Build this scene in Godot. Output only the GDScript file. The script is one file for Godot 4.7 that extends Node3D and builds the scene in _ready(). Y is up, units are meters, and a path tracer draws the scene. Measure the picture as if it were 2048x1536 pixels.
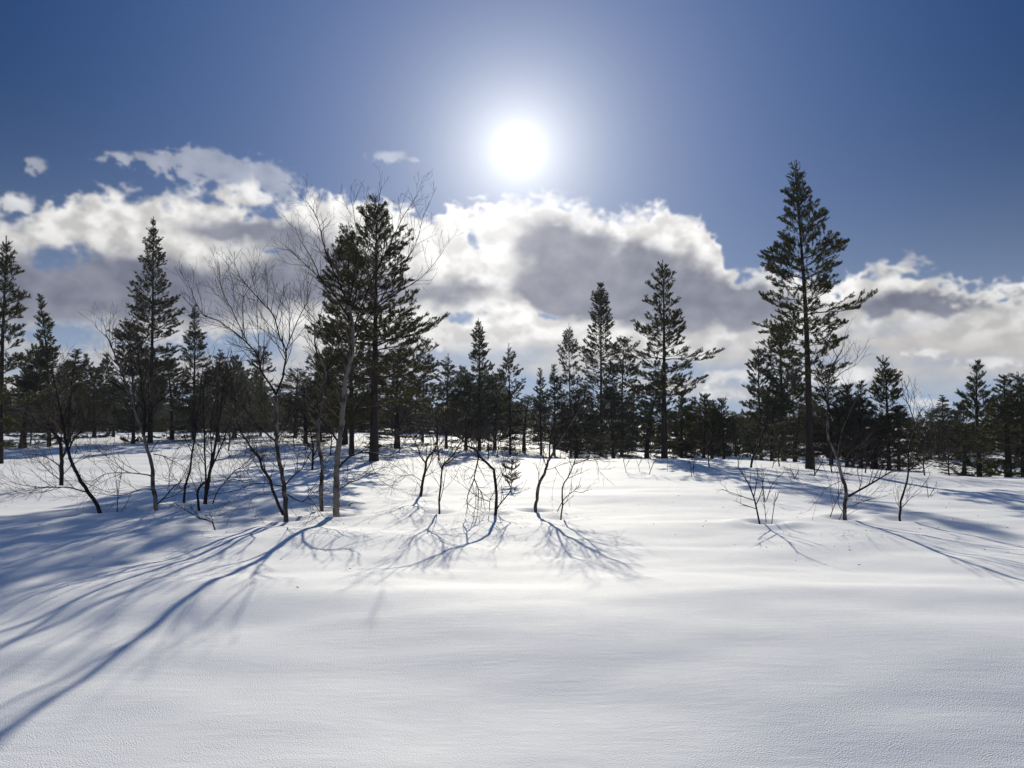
extends Node3D
# A snow field below a low spring sun: bare mountain birches in front, pines behind.
# x runs to the right, y up, the camera looks along -z. Metres.

const EXPOSURE := 1.6
const SUN_AZ := 0.46      # degrees to the right of -z
const SUN_EL := 18.54

var noise_broad := FastNoiseLite.new()
var noise_puff := FastNoiseLite.new()
var noise_fine := FastNoiseLite.new()
var noise_ground := FastNoiseLite.new()
var noise_ripple := FastNoiseLite.new()
var names := {}
var rng := RandomNumberGenerator.new()


func _ready() -> void:
	rng.seed = 41
	set_noise(noise_broad, 3, 0.11, 4)
	set_noise(noise_puff, 5, 0.42, 4)
	set_noise(noise_fine, 8, 1.5, 3)
	set_noise(noise_ground, 12, 0.16, 3)
	set_noise(noise_ripple, 17, 0.55, 3)

	var cam := Camera3D.new()
	cam.name = "camera"
	cam.fov = 50.0
	cam.near = 0.1
	cam.far = 6000.0
	cam.position = Vector3(0, 1.6, 0)
	cam.rotation_degrees = Vector3(2.68, 0, 0)
	add_child(cam)

	var env := Environment.new()
	env.background_mode = Environment.BG_SKY
	var sky := Sky.new()
	var sm := PanoramaSkyMaterial.new()
	sm.panorama = ImageTexture.create_from_image(paint_sky())
	sky.sky_material = sm
	env.sky = sky
	env.tonemap_mode = Environment.TONE_MAPPER_LINEAR
	env.tonemap_exposure = EXPOSURE
	env.fog_enabled = true          # thin spring haze
	env.fog_density = 0.0004
	env.fog_light_color = Color(0.80, 0.86, 0.95)
	env.sdfgi_enabled = true
	env.ssao_enabled = true
	env.ssil_enabled = true
	var we := WorldEnvironment.new()
	we.name = "air"
	we.environment = env
	add_child(we)

	var sun := DirectionalLight3D.new()
	sun.name = "sun"
	sun.light_energy = 1.25
	sun.light_color = Color(1.0, 0.97, 0.893)
	sun.light_angular_distance = 0.53
	sun.shadow_enabled = true
	sun.rotation_degrees = Vector3(-SUN_EL, 180.0 - SUN_AZ, 0)
	add_child(sun)

	build_ground()
	build_trees()


func set_noise(n: FastNoiseLite, s: int, f: float, oct: int) -> void:
	n.noise_type = FastNoiseLite.TYPE_SIMPLEX_SMOOTH
	n.seed = s
	n.frequency = f
	n.fractal_type = FastNoiseLite.FRACTAL_FBM
	n.fractal_octaves = oct


# ---------------------------------------------------------------- sky (air and clouds)
# outline of the cloud bank: azimuth, elevation of its upper edge, in degrees
const BANK := [
	-36.0, 12.5, -32.2, 12.2, -31.0, 12.0, -29.6, 13.3, -26.9, 14.4, -23.1, 14.4, -20.4, 15.0, -17.9, 15.9, -15.9, 14.4, -14.6, 15.3, -11.3, 15.5,
	-7.8, 15.1, -5.6, 14.2, -4.4, 15.2, -0.8, 15.4, 2.7, 15.5, 5.5, 14.6, 7.2, 14.1, 10.3, 14.9, 13.0, 13.7, 14.3, 12.1, 14.6, 10.8, 15.6, 10.0, 17.8, 10.3,
	20.9, 9.3, 22.5, 9.5, 24.2, 10.3, 25.7, 10.5, 27.6, 9.0, 30.3, 8.3, 32.1, 8.9, 36.0, 9.4]
# shaded undersides, gaps of open sky, loose puffs: azimuth, elevation, half width, half height
const SHADE := [
	[-30.5, 8.0, 4.6, 1.9], [-25.9, 8.7, 5.2, 2.3], [-20.3, 8.1, 5.6, 1.7], [-18.0, 12.7, 3.8, 0.8], [-13.9, 11.3, 3.1, 2.1], [-15.3, 9.3, 3.6, 1.7],
	[-9.0, 9.0, 3.0, 1.6], [-4.3, 8.8, 2.4, 1.1], [3.4, 12.7, 3.3, 1.8], [5.1, 10.3, 4.5, 2.1], [2.0, 8.8, 3.1, 1.4], [9.2, 10.2, 4.2, 1.9], [12.9, 8.0, 4.9, 1.6],
	[7.5, 8.1, 3.5, 1.4], [16.8, 8.0, 2.6, 1.4], [24.2, 7.0, 3.4, 0.9], [27.0, 7.4, 3.1, 0.8], [30.8, 7.0, 2.8, 0.8]]
const GAPS := [
	[-28.4, 10.3, 2.0, 0.9], [-28.6, 5.4, 4.4, 1.3], [-18.6, 5.0, 4.9, 1.4], [-4.3, 7.1, 1.7, 0.6], [-2.2, 12.9, 0.8, 1.0], [26.8, 9.4, 2.0, 0.5],
	[-16.5, 11.3, 0.9, 0.4], [-19.4, 14.6, 1.8, 0.5], [-16.4, 13.9, 1.2, 0.9], [2.4, 7.3, 1.6, 0.4]]
const PUFFS := [
	[-24.8, 16.4, 2.2, 0.45], [-30.4, 15.3, 0.8, 0.5], [-21.0, 17.0, 2.1, 0.7], [-19.5, 16.0, 3.4, 0.9], [-16.6, 15.7, 2.0, 1.4], [-8.5, 18.0, 1.4, 0.4],
	[-6.7, 17.8, 0.5, 0.2], [-31.4, 12.9, 1.3, 0.7], [30.2, 3.7, 2.1, 0.36], [26.9, 4.4, 1.5, 0.35], [25.9, 2.0, 0.8, 0.28], [20.8, 3.0, 1.7, 0.5],
	[22.4, 3.2, 2.1, 0.55], [14.2, 1.9, 1.7, 0.45], [26.9, 1.3, 1.7, 0.28], [14.7, 3.1, 2.4, 0.5], [17.1, 3.3, 1.4, 0.4], [26.1, 0.6, 2.1, 0.2], [11.5, 4.7, 2.6, 0.5], [-6.3, 5.2, 2.0, 0.5], [5.0, 5.4, 2.2, 0.4]]


func bank_edge(az: float) -> float:
	if absf(az) < 36.0:
		for i in range(0, BANK.size() - 2, 2):
			if az <= BANK[i + 2]:
				return lerpf(BANK[i + 1], BANK[i + 3], clampf((az - BANK[i]) / maxf(0.1, BANK[i + 2] - BANK[i]), 0.0, 1.0))
	var w: float = clampf((absf(az) - 36.0) / 6.0, 0.0, 1.0)   # beyond the view the bank goes on at much the same height
	return lerpf(12.5 if az < 0.0 else 9.4, 11.0 + 3.0 * sin(deg_to_rad(az * 5.0)), w)


func blobs(list: Array, az: float, el: float) -> float:
	var s := 0.0
	for b in list:
		var dx: float = (az - b[0]) / b[2]
		var dy: float = (el - b[1]) / b[3]
		var q := dx * dx + dy * dy
		if q < 6.0:
			s += exp(-q)
	return s


func sky_at(d: Vector3, edge: float, az: float, el: float, sun: Vector3) -> Color:
	# clear air: deep blue away from the sun, paler low down, whitened round the sun
	var th := rad_to_deg(d.angle_to(sun))
	var c := Vector3(0.003, 0.040, 0.145).lerp(Vector3(0.050, 0.120, 0.325), smoothstep(39.0, 8.0, th))
	c = c.lerp(Vector3(0.034, 0.088, 0.225), smoothstep(38.0, 75.0, th))
	c = c.lerp(Vector3(0.36, 0.46, 0.62), exp(-pow(maxf(el, 0.0) / 9.5, 1.6)))
	var g := minf(1.5 * exp(-pow(th / 0.9, 2.0)) + 0.9 * exp(-th / 2.8) + 0.54 * exp(-th / 7.2), 4.0)
	c += Vector3(1.02, 1.0, 0.91) * g
	if el > 24.0 or el < -1.0:
		return Color(c.x, c.y, c.z)
	# clouds
	var p := Vector3(d.x, d.y * 1.35, d.z) * 57.3
	var n1 := noise_broad.get_noise_3dv(p)
	var n2 := noise_puff.get_noise_3dv(p)
	var n3 := noise_fine.get_noise_3dv(p)
	var waz := az + n1 * 2.2 + n2 * 0.9
	var wel := el + n2 * 0.7 + n1 * 0.8
	var puff := 1.0 - 2.2 * absf(n2)
	var top := edge - el + (puff - 0.45) * 0.9 + n1 * 0.9 + n3 * 0.4
	var wisp := smoothstep(0.5, 1.1, blobs(PUFFS, az + n2 * 0.8 + n3 * 0.4, el + n2 * 0.35 + n3 * 0.22) * 1.3 + n3 * 0.75 + n2 * 0.45) * (0.36 if el > 14.5 else 0.75)
	wisp *= smoothstep(0.06, 0.3, blobs(PUFFS, az, el))
	var gaps := blobs(GAPS, waz, wel)
	if absf(az) > 38.0:
		gaps += smoothstep(0.15, 0.5, n1 + 0.2 * n2)
	var a := smoothstep(-0.1, lerpf(0.55, 1.5, clampf(0.5 + 1.6 * n1, 0.0, 1.0)), top) * (1.0 - smoothstep(0.35, 0.95, gaps + n3 * 0.3))
	# below the bank: thin layered cloud that opens towards the horizon
	var under := smoothstep(6.6, 4.2, el + n1 * 1.2)
	var layer := clampf(0.62 + 1.1 * noise_broad.get_noise_3d(p.x * 0.55, p.y * 2.6, p.z * 0.55) + 0.35 * n2 - 0.55 * smoothstep(3.5, 0.6, el) - 0.25 * smoothstep(16.0, 26.0, az) * smoothstep(4.5, 2.0, el), 0.0, 1.0)
	a = lerpf(a, a * layer * 0.85, under)
	# shade of the bank: bright where thin and near its rim, grey below
	var shade := blobs(SHADE, waz, wel)
	if absf(az) > 34.0:
		shade = lerpf(shade, 1.3 * smoothstep(1.5, 4.5, edge - el) * smoothstep(5.0, 7.0, el) * (0.7 + 1.4 * n1), clampf((absf(az) - 34.0) / 5.0, 0.0, 1.0))
	var s := 0.93 * smoothstep(0.15, 1.1, shade + n2 * 0.2 + n3 * 0.06 + n1 * 0.3) * smoothstep(0.2, 1.6, top)
	var q := Vector3(sun - d).normalized() * 0.9
	var relief := n2 - noise_puff.get_noise_3d(p.x + q.x, p.y + q.y * 1.3, p.z + q.z)
	var near := exp(-th / 11.0)
	var bright := Vector3(0.80, 0.79, 0.775) * (0.84 + 0.85 * near + clampf(relief * 0.55, -0.2, 0.2) + 0.06 * n3 + 0.22 * smoothstep(1.1, 0.1, top))
	var grey := Vector3(0.150, 0.165, 0.235) + Vector3(0.34, 0.33, 0.32) * near * 0.9 + Vector3(0.07, 0.07, 0.07) * (n2 + n1)
	grey = grey.lerp(Vector3(0.36, 0.36, 0.42), smoothstep(7.6, 5.6, el) * 0.35)
	var cl := bright.lerp(grey, s)
	cl = cl.lerp(Vector3(0.66, 0.61, 0.555) * (0.86 + 0.45 * near), under * 0.8)
	c = c.lerp(cl, a)
	var pc := Vector3(0.80, 0.80, 0.80) * (0.95 + 0.3 * near + 0.3 * relief)
	c = c.lerp(pc, clampf(wisp, 0.0, 1.0))
	return Color(c.x, c.y, c.z)


func fill_sky(im: Image, x0: int, x1: int, y0: int, y1: int, w: int, h: int, sun: Vector3) -> void:
	var edge := PackedFloat32Array()
	for x in range(x0, x1):
		edge.append(bank_edge(((x + 0.5) / w - 0.5) * 360.0))
	for y in range(y0, y1):
		var el := 90.0 - (y + 0.5) / h * 180.0
		var ce := cos(deg_to_rad(el))
		var se := sin(deg_to_rad(el))
		for x in range(x0, x1):
			var az := ((x + 0.5) / w - 0.5) * 360.0
			var r := deg_to_rad(az)
			var c := sky_at(Vector3(sin(r) * ce, se, -cos(r) * ce), edge[x - x0], az, el, sun)
			im.set_pixel(x, y, Color(c.r / EXPOSURE, c.g / EXPOSURE, c.b / EXPOSURE))


func paint_sky() -> Image:
	var sun := Vector3(sin(deg_to_rad(SUN_AZ)) * cos(deg_to_rad(SUN_EL)), sin(deg_to_rad(SUN_EL)), -cos(deg_to_rad(SUN_AZ)) * cos(deg_to_rad(SUN_EL)))
	var im := Image.create_empty(1024, 512, false, Image.FORMAT_RGBF)
	fill_sky(im, 0, 1024, 0, 262, 1024, 512, sun)
	im.fill_rect(Rect2i(0, 262, 1024, 250), Color(0.28, 0.30, 0.34))
	im.resize(4096, 2048, Image.INTERPOLATE_BILINEAR)
	fill_sky(im, 2048 - 480, 2048 + 480, 1024 - 400, 1024 + 6, 4096, 2048, sun)   # finer where the clouds are looked at closely
	var turned := Image.create_empty(4096, 2048, false, Image.FORMAT_RGBF)        # a panorama begins at -z
	turned.blit_rect(im, Rect2i(2048, 0, 2048, 2048), Vector2i(0, 0))
	turned.blit_rect(im, Rect2i(0, 0, 2048, 2048), Vector2i(2048, 0))
	return turned


# ---------------------------------------------------------------- ground
func ground_height(x: float, z: float) -> float:
	var d := -z
	var t := x / maxf(d, 8.0)                                  # how far to the side
	var right := smoothstep(-0.03, 0.10, t)
	var crest := lerpf(39.0, 25.5, smoothstep(0.2, 0.6, t))
	var fall := 0.95 * right * smoothstep(crest - 3.0, crest + 13.0, d)
	var rise := 0.42 * (1.0 - smoothstep(-0.22, -0.02, t)) * smoothstep(24.0, 60.0, d)
	fall += 0.35 * exp(-pow((d - 52.0) / 13.0, 2.0)) * smoothstep(-0.14, -0.05, t) * (1.0 - right)
	var far := 3.0 * smoothstep(250.0, 1600.0, d) * noise_ground.get_noise_2d(x * 0.02, z * 0.02)
	var b := 0.085 * noise_ground.get_noise_2d(x * 0.5, z) + 0.035 * noise_ground.get_noise_2d(x * 1.4 + 40.0, z * 2.6)
	b += 0.010 * noise_ripple.get_noise_2d(x * 0.55 + 0.25 * z, z * 1.5)
	b *= 1.0 - 0.6 * smoothstep(40.0, 90.0, d)
	var near := 0.06 * sin((x * 0.35 + d) * 0.9 + 0.6) * exp(-pow((d - 5.5) / 4.0, 2.0))
	var foot := 0.0118 * pow(maxf(0.0, 7.8 - d), 2.0) if d > 0.0 else 0.0118 * 60.84 + 0.05 * -d * smoothstep(0.0, -3.0, d)
	return rise - fall + far + b + near - minf(foot, 0.9)


func build_ground() -> void:
	var n := 620
	var v := PackedVector3Array()
	var nr := PackedVector3Array()
	v.resize((n + 1) * (n + 1))
	nr.resize((n + 1) * (n + 1))
	var xs := PackedFloat32Array()
	for i in n + 1:
		xs.append(5.0 * sinh((2.0 * i / n - 1.0) * 6.6))
	for j in n + 1:
		for i in n + 1:
			var x := xs[i]
			var z := xs[j] - 9.0
			v[j * (n + 1) + i] = Vector3(x, ground_height(x, z), z)
	# small hollows that wind and warmth leave round the stems
	for f in FEET:
		var i0 := int((asinh((f[0] - 0.8) / 5.0) / 6.6 + 1.0) * 0.5 * n)
		var i1 := int((asinh((f[0] + 0.8) / 5.0) / 6.6 + 1.0) * 0.5 * n) + 1
		var j0 := int((asinh((f[1] + 9.0 - 0.8) / 5.0) / 6.6 + 1.0) * 0.5 * n)
		var j1 := int((asinh((f[1] + 9.0 + 0.8) / 5.0) / 6.6 + 1.0) * 0.5 * n) + 1
		for j in range(j0, j1 + 1):
			for i in range(i0, i1 + 1):
				var q := v[j * (n + 1) + i]
				var e := Vector2(q.x - f[0], q.z - f[1]).length()
				q.y += 0.035 * exp(-pow((e - 0.42) / 0.16, 2.0)) * f[2] - 0.085 * exp(-pow(e / 0.24, 2.0)) * f[2]
				v[j * (n + 1) + i] = q
	for j in n + 1:
		for i in n + 1:
			var l := v[j * (n + 1) + maxi(i - 1, 0)]
			var r := v[j * (n + 1) + mini(i + 1, n)]
			var f := v[maxi(j - 1, 0) * (n + 1) + i]
			var k := v[mini(j + 1, n) * (n + 1) + i]
			nr[j * (n + 1) + i] = (k - f).cross(r - l).normalized()
	var ix := PackedInt32Array()
	ix.resize(n * n * 6)
	var at := 0
	for j in n:
		for i in n:
			var a := j * (n + 1) + i
			var b := a + n + 1
			ix[at] = a; ix[at + 1] = a + 1; ix[at + 2] = b
			ix[at + 3] = a + 1; ix[at + 4] = b + 1; ix[at + 5] = b
			at += 6
	var arr := []
	arr.resize(Mesh.ARRAY_MAX)
	arr[Mesh.ARRAY_VERTEX] = v
	arr[Mesh.ARRAY_NORMAL] = nr
	arr[Mesh.ARRAY_INDEX] = ix
	var me := ArrayMesh.new()
	me.add_surface_from_arrays(Mesh.PRIMITIVE_TRIANGLES, arr)
	var o := MeshInstance3D.new()
	o.name = "snow_ground"
	o.mesh = me
	o.material_override = snow_material()
	o.set_meta("kind", "structure")
	o.set_meta("label", "wind smoothed snow field covering the whole clearing")
	add_child(o)


func snow_material() -> StandardMaterial3D:
	var m := StandardMaterial3D.new()
	m.resource_name = "snow"
	m.albedo_color = Color(0.86, 0.865, 0.88).linear_to_srgb()
	m.roughness = 0.8
	m.metallic_specular = 0.2
	m.heightmap_enabled = true
	m.heightmap_scale = 0.45
	# wind grain: fine crust with faint drift lines drawn out along x
	var size := 2048
	var grain := FastNoiseLite.new()
	set_noise(grain, 23, 0.17, 3)
	var fine := grain.get_seamless_image(size, size)
	var drift := FastNoiseLite.new()
	set_noise(drift, 29, 0.022, 3)
	var lines := drift.get_seamless_image(512, size)
	lines.resize(size, size, Image.INTERPOLATE_CUBIC)
	var spots := FastNoiseLite.new()
	set_noise(spots, 37, 0.006, 3)
	var patch := spots.get_seamless_image(size, size).get_data()
	var a := fine.get_data()
	var b := lines.get_data()
	for i in a.size():
		var w := patch[i] / 255.0
		a[i] = int(110.0 + (a[i] - 128) * (0.5 + 0.6 * w * w) + (b[i] - 128) * 0.42 * (1.1 - w))
	m.heightmap_texture = ImageTexture.create_from_image(Image.create_from_data(size, size, false, Image.FORMAT_L8, a))
	m.uv1_triplanar = true
	m.uv1_world_triplanar = true
	m.uv1_scale = Vector3(0.24, 0.24, 0.24)
	return m


# ---------------------------------------------------------------- shapes
class Shape:
	var v := PackedVector3Array()
	var n := PackedVector3Array()
	var c := PackedColorArray()
	var ix := PackedInt32Array()

	func tube(p: PackedVector3Array, r: PackedFloat32Array, sides: int, col: Color, tone: FastNoiseLite = null, pale := 0.0) -> void:
		var m := p.size()
		var first := v.size()
		var side := Vector3(0.37, 0.11, 0.92)
		for i in m:
			var t := (p[mini(i + 1, m - 1)] - p[maxi(i - 1, 0)]).normalized()
			side = side - t * side.dot(t)
			if side.length() < 0.05:
				side = t.cross(Vector3(0.9, 0.1, 0.4))
			side = side.normalized()
			var up := t.cross(side)
			for k in sides:
				var a := TAU * k / sides
				var d := side * cos(a) + up * sin(a)
				var rr := r[i]
				var cc := col
				if tone:
					var q := p[i] + d * 0.05
					var w := tone.get_noise_3d(q.x * 4.0, q.y * 15.0, q.z * 4.0)
					rr *= 1.0 + 0.16 * tone.get_noise_3d(q.x * 9.0, q.y * 3.0, q.z * 9.0)
					if pale > 0.0:
						cc = Color(0.20, 0.172, 0.152).lerp(Color(0.05, 0.04, 0.036), smoothstep(0.05, 0.3, w + 0.35 - pale))
					else:
						cc = col * (1.0 + 0.7 * w)
				v.append(p[i] + d * rr)
				n.append(d)
				c.append(cc)
		for i in m - 1:
			for k in sides:
				var a := first + i * sides + k
				var b := first + i * sides + (k + 1) % sides
				ix.append_array([a, a + sides, b, b, a + sides, b + sides])

	func mesh() -> ArrayMesh:
		var arr := []
		arr.resize(Mesh.ARRAY_MAX)
		arr[Mesh.ARRAY_VERTEX] = v
		arr[Mesh.ARRAY_NORMAL] = n
		arr[Mesh.ARRAY_COLOR] = c
		arr[Mesh.ARRAY_INDEX] = ix
		var me := ArrayMesh.new()
		if v.size():
			me.add_surface_from_arrays(Mesh.PRIMITIVE_TRIANGLES, arr)
		return me


func numbered(called: String) -> String:
	var k: int = names.get(called, 0)
	names[called] = k + 1
	return called if k == 0 else "%s_%03d" % [called, k]


func thing(called: String, label: String, category: String, at: Vector3, group := "") -> Node3D:
	var o := Node3D.new()
	o.name = numbered(called)
	o.position = at
	o.set_meta("label", label)
	o.set_meta("category", category)
	if group:
		o.set_meta("group", group)
	add_child(o)
	return o


func part(called: String, me: Mesh, m: Material, parent: Node3D, stuff := false) -> MeshInstance3D:
	var o := MeshInstance3D.new()
	o.name = called
	o.mesh = me
	o.material_override = m
	if stuff:
		o.set_meta("kind", "stuff")
	parent.add_child(o, true)
	return o


var bark: StandardMaterial3D
var needles: StandardMaterial3D
var sprays := []       # a few shoots with their needles
var bark_noise := FastNoiseLite.new()


func make_materials() -> void:
	set_noise(bark_noise, 31, 0.9, 3)
	bark = StandardMaterial3D.new()
	bark.resource_name = "bark"
	bark.vertex_color_use_as_albedo = true
	bark.roughness = 0.85
	bark.metallic_specular = 0.2
	needles = StandardMaterial3D.new()
	needles.resource_name = "pine needles"
	needles.vertex_color_use_as_albedo = true
	needles.roughness = 0.6
	needles.metallic_specular = 0.3
	needles.backlight_enabled = true
	needles.backlight = Color(0.6, 0.58, 0.25)
	for k in 5:
		sprays.append(spray(k))


func spray(k: int) -> ArrayMesh:
	# one pine shoot, 0.2 m long along y, with needles that point forwards
	var r := RandomNumberGenerator.new()
	r.seed = 900 + k
	var st := SurfaceTool.new()
	st.begin(Mesh.PRIMITIVE_TRIANGLES)
	var tones := [Color(0.052, 0.058, 0.018), Color(0.066, 0.066, 0.020), Color(0.040, 0.050, 0.019), Color(0.082, 0.074, 0.022), Color(0.056, 0.050, 0.024)]
	for i in 30:
		var y := 0.15 * i / 30.0
		var a := i * 2.4 + r.randf_range(-0.4, 0.4)
		var lift := lerpf(0.05, 1.5, float(i) / 30.0) + r.randf_range(-0.2, 0.2)
		var d := Vector3(cos(a), lift, sin(a)).normalized()
		var w := d.cross(Vector3(r.randf_range(-1, 1), r.randf_range(-1, 1), r.randf_range(-1, 1))).normalized() * r.randf_range(0.007, 0.012)
		var b := Vector3(0, y, 0)
		var l := r.randf_range(0.06, 0.095)
		st.set_color(tones[k] * r.randf_range(0.75, 1.3))
		var nn := w.cross(d).normalized()
		for q in [b - w, b + d * l, b + w]:
			st.set_normal(nn)
			st.add_vertex(q)
	return st.commit()


# ---------------------------------------------------------------- pines
# high: height; wide: crown radius; low: share of the trunk without needles; girth: trunk radius at the snow
# pointed: 1 a spire, 0 a round head; open: share of the branches that is missing; lean: how far the top stands aside; tuft: size of a shoot
func pine_shape(s: int, high: float, wide: float, low: float, girth: float, pointed := 0.7, open := 0.15, lean := 0.0, tuft := 1.0, long_arm := 0.0) -> Dictionary:
	var r := RandomNumberGenerator.new()
	r.seed = s
	var trunk := Shape.new()
	var p := PackedVector3Array()
	var rr := PackedFloat32Array()
	var m := 26
	var sway := r.randf_range(0, TAU)
	for i in m + 1:
		var t := float(i) / m
		p.append(Vector3(lean * t * t + 0.05 * sin(t * 5.0 + sway) * t, high * t - 0.25 * (1.0 - t), 0.06 * cos(t * 4.0 + sway) * t))
		rr.append(lerpf(girth, 0.008, pow(t, 0.85)) * (1.0 + 0.25 * exp(-t * 30.0)))
	trunk.tube(p, rr, 9, Color(0.034, 0.025, 0.022), bark_noise)
	var limbs := Shape.new()
	var crown := SurfaceTool.new()
	crown.begin(Mesh.PRIMITIVE_TRIANGLES)
	var y := high * low
	var lobes := FastNoiseLite.new()
	set_noise(lobes, s, 0.55, 2)
	# dry twigs under the crown
	for i in int(10 * low * high * 0.4):
		var yy := r.randf_range(0.06, low + 0.05) * high
		var a := r.randf() * TAU
		var l := r.randf_range(0.2, 0.7) * minf(wide, 1.4)
		var o := trunk_at(p, yy, high)
		var d := Vector3(cos(a), r.randf_range(-0.3, 0.15), sin(a))
		limbs.tube(PackedVector3Array([o, o + d * l * 0.5 + Vector3(0, -0.03, 0), o + d * l + Vector3(0, -0.02 * l, 0)]), PackedFloat32Array([0.012, 0.008, 0.003]), 3, Color(0.05, 0.042, 0.038))
	while y < high - 0.22:
		var t := (y - high * low) / (high * (1.0 - low))
		var full: float = wide * lerpf(sqrt(maxf(0.0, 1.0 - t * t)), pow(minf(1.0, (1.0 - t) * 1.6), 1.05), pointed) * lerpf(0.75, 1.0, smoothstep(0.0, 0.22, t)) + 0.05
		var count := r.randi_range(4, 6)
		var turn := r.randf() * TAU
		var o := trunk_at(p, y, high)
		var whorl := r.randf_range(0.7, 1.14)
		var fine := tuft * 0.8 * lerpf(1.0, 0.55, smoothstep(0.6, 1.0, t))
		for k in count:
			if r.randf() < open:
				continue
			var a := turn + TAU * k / count + r.randf_range(-0.35, 0.35)
			var l := full * whorl * r.randf_range(0.68, 1.04) * (1.0 + 0.38 * lobes.get_noise_3d(cos(a) * 1.6, y * 0.9, sin(a) * 1.6))
			if long_arm > 0.0 and absf(t - 0.32) < 0.06 and cos(a) > 0.75:
				l *= long_arm
			branch(r, limbs, crown, trunk_at(p, y + r.randf_range(-0.13, 0.13), high), a, maxf(l, 0.10), lerpf(0.05, 1.15, pow(t, 1.7)) + r.randf_range(-0.14, 0.18), fine, 0.4 + 0.6 * girth / 0.15)
		y += lerpf(0.46, 0.24, t) * r.randf_range(0.7, 1.3) * sqrt(tuft) * clampf(high / 4.0, 0.5, 1.0)
	# the leader
	for k in 4:
		crown.append_from(sprays[k], 0, Transform3D(Basis().scaled(Vector3.ONE * tuft * 0.6), Vector3(lean, high - 0.10 - 0.11 * k, 0)))
	return {"trunk": trunk.mesh(), "limbs": limbs.mesh(), "crown": crown.commit(), "high": high}


func trunk_at(p: PackedVector3Array, y: float, high: float) -> Vector3:
	var f := clampf(y / high, 0.0, 0.999) * (p.size() - 1)
	var i := int(f)
	return p[i].lerp(p[i + 1], f - i)


func branch(r: RandomNumberGenerator, limbs: Shape, crown: SurfaceTool, o: Vector3, a: float, l: float, rise: float, tuft: float, thick: float) -> void:
	var out := Vector3(cos(a), 0, sin(a))
	var across := Vector3(-sin(a), 0, cos(a))
	var pts := PackedVector3Array()
	var rad := PackedFloat32Array()
	var q := o
	var bend := r.randf_range(-0.25, 0.25)
	var seg := 6
	var sag := r.randf_range(0.0, 0.32) * minf(l, 1.5)
	for i in seg + 1:
		var t := float(i) / seg
		pts.append(q)
		rad.append(lerpf((0.007 + 0.009 * l) * thick, 0.004, t))
		var d := (out + across * bend * t + Vector3(0, rise - sag * sin(t * PI) + 0.55 * t * t, 0)).normalized()
		q += d * l / seg
	limbs.tube(pts, rad, 4, Color(0.055, 0.038, 0.029))
	# side shoots in a loose fan, denser outwards
	var s := 0.22 if l > 0.5 else 0.05
	var flip := 1.0 if r.randf() < 0.5 else -1.0
	while s < 1.0:
		var f := s * seg
		var i := mini(int(f), seg - 1)
		var b := pts[i].lerp(pts[i + 1], f - i)
		var dir := (pts[i + 1] - pts[i]).normalized()
		var w := (dir * r.randf_range(0.5, 0.9) + across * flip * r.randf_range(0.5, 1.0) + Vector3(0, r.randf_range(-0.05, 0.45), 0)).normalized()
		var k := minf(l * (0.3 + 0.36 * (1.0 - s)) * r.randf_range(0.6, 1.25) + 0.08, 1.1)
		flip = -flip
		if k > 0.16:
			limbs.tube(PackedVector3Array([b, b + w * k * 0.5, b + w * k + Vector3(0, k * 0.1, 0)]), PackedFloat32Array([0.006, 0.005, 0.003]), 3, Color(0.055, 0.038, 0.029))
		var u := 0.4 * k if k > 0.3 else 0.0
		while u <= k:
			shoot(r, crown, b + w * u + Vector3(0, u * u / maxf(k, 0.1) * 0.1, 0), w, tuft)
			u += 0.13 * tuft
		if k > 0.22:
			for j in 5:
				shoot(r, crown, b + w * k * r.randf_range(0.85, 1.0) + Vector3(r.randf_range(-1, 1), r.randf_range(0, 1), r.randf_range(-1, 1)) * 0.07, w + Vector3(r.randf_range(-1, 1), r.randf_range(-0.3, 0.8), r.randf_range(-1, 1)) * 0.6, tuft)
		s += (0.14 * tuft) / maxf(l, 0.3) * r.randf_range(0.8, 1.3)
	shoot(r, crown, pts[seg], (pts[seg] - pts[seg - 1]).normalized(), tuft)
	shoot(r, crown, pts[seg - 1], (pts[seg] - pts[seg - 1]).normalized(), tuft)


func shoot(r: RandomNumberGenerator, crown: SurfaceTool, at: Vector3, dir: Vector3, tuft: float) -> void:
	var d := (dir + Vector3(r.randf_range(-0.45, 0.45), r.randf_range(0.0, 0.9), r.randf_range(-0.45, 0.45))).normalized()
	var x := d.cross(Vector3(r.randf_range(-1, 1), 0.2, r.randf_range(-1, 1))).normalized()
	var k := tuft * r.randf_range(0.75, 1.2)
	crown.append_from(sprays[r.randi() % 5], 0, Transform3D(Basis(x * k, d * k, x.cross(d) * k), at))


func pine(shape: Dictionary, x: float, z: float, high: float, turn: float, called: String, label: String, category := "pine", group := "", girth := 1.0) -> Node3D:
	var o := thing(called, label, category, Vector3(x, ground_height(x, z) - 0.03, z), group)
	var k: float = high / shape.high
	part("trunk", shape.trunk, bark, o)
	part("limbs", shape.limbs, bark, o, true)
	part("crown", shape.crown, needles, o)
	o.rotation.y = turn
	o.scale = Vector3(k * girth, k, k * girth)
	return o


# ---------------------------------------------------------------- bare birches
func smooth_line(p: PackedVector3Array, step: float) -> PackedVector3Array:
	var q := PackedVector3Array()
	for i in p.size() - 1:
		var a := p[maxi(i - 1, 0)]
		var b := p[i]
		var c := p[i + 1]
		var d := p[mini(i + 2, p.size() - 1)]
		var m := maxi(2, int(b.distance_to(c) / step))
		for k in m:
			q.append(b.cubic_interpolate(c, a, d, float(k) / m))
	q.append(p[p.size() - 1])
	return q


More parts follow.
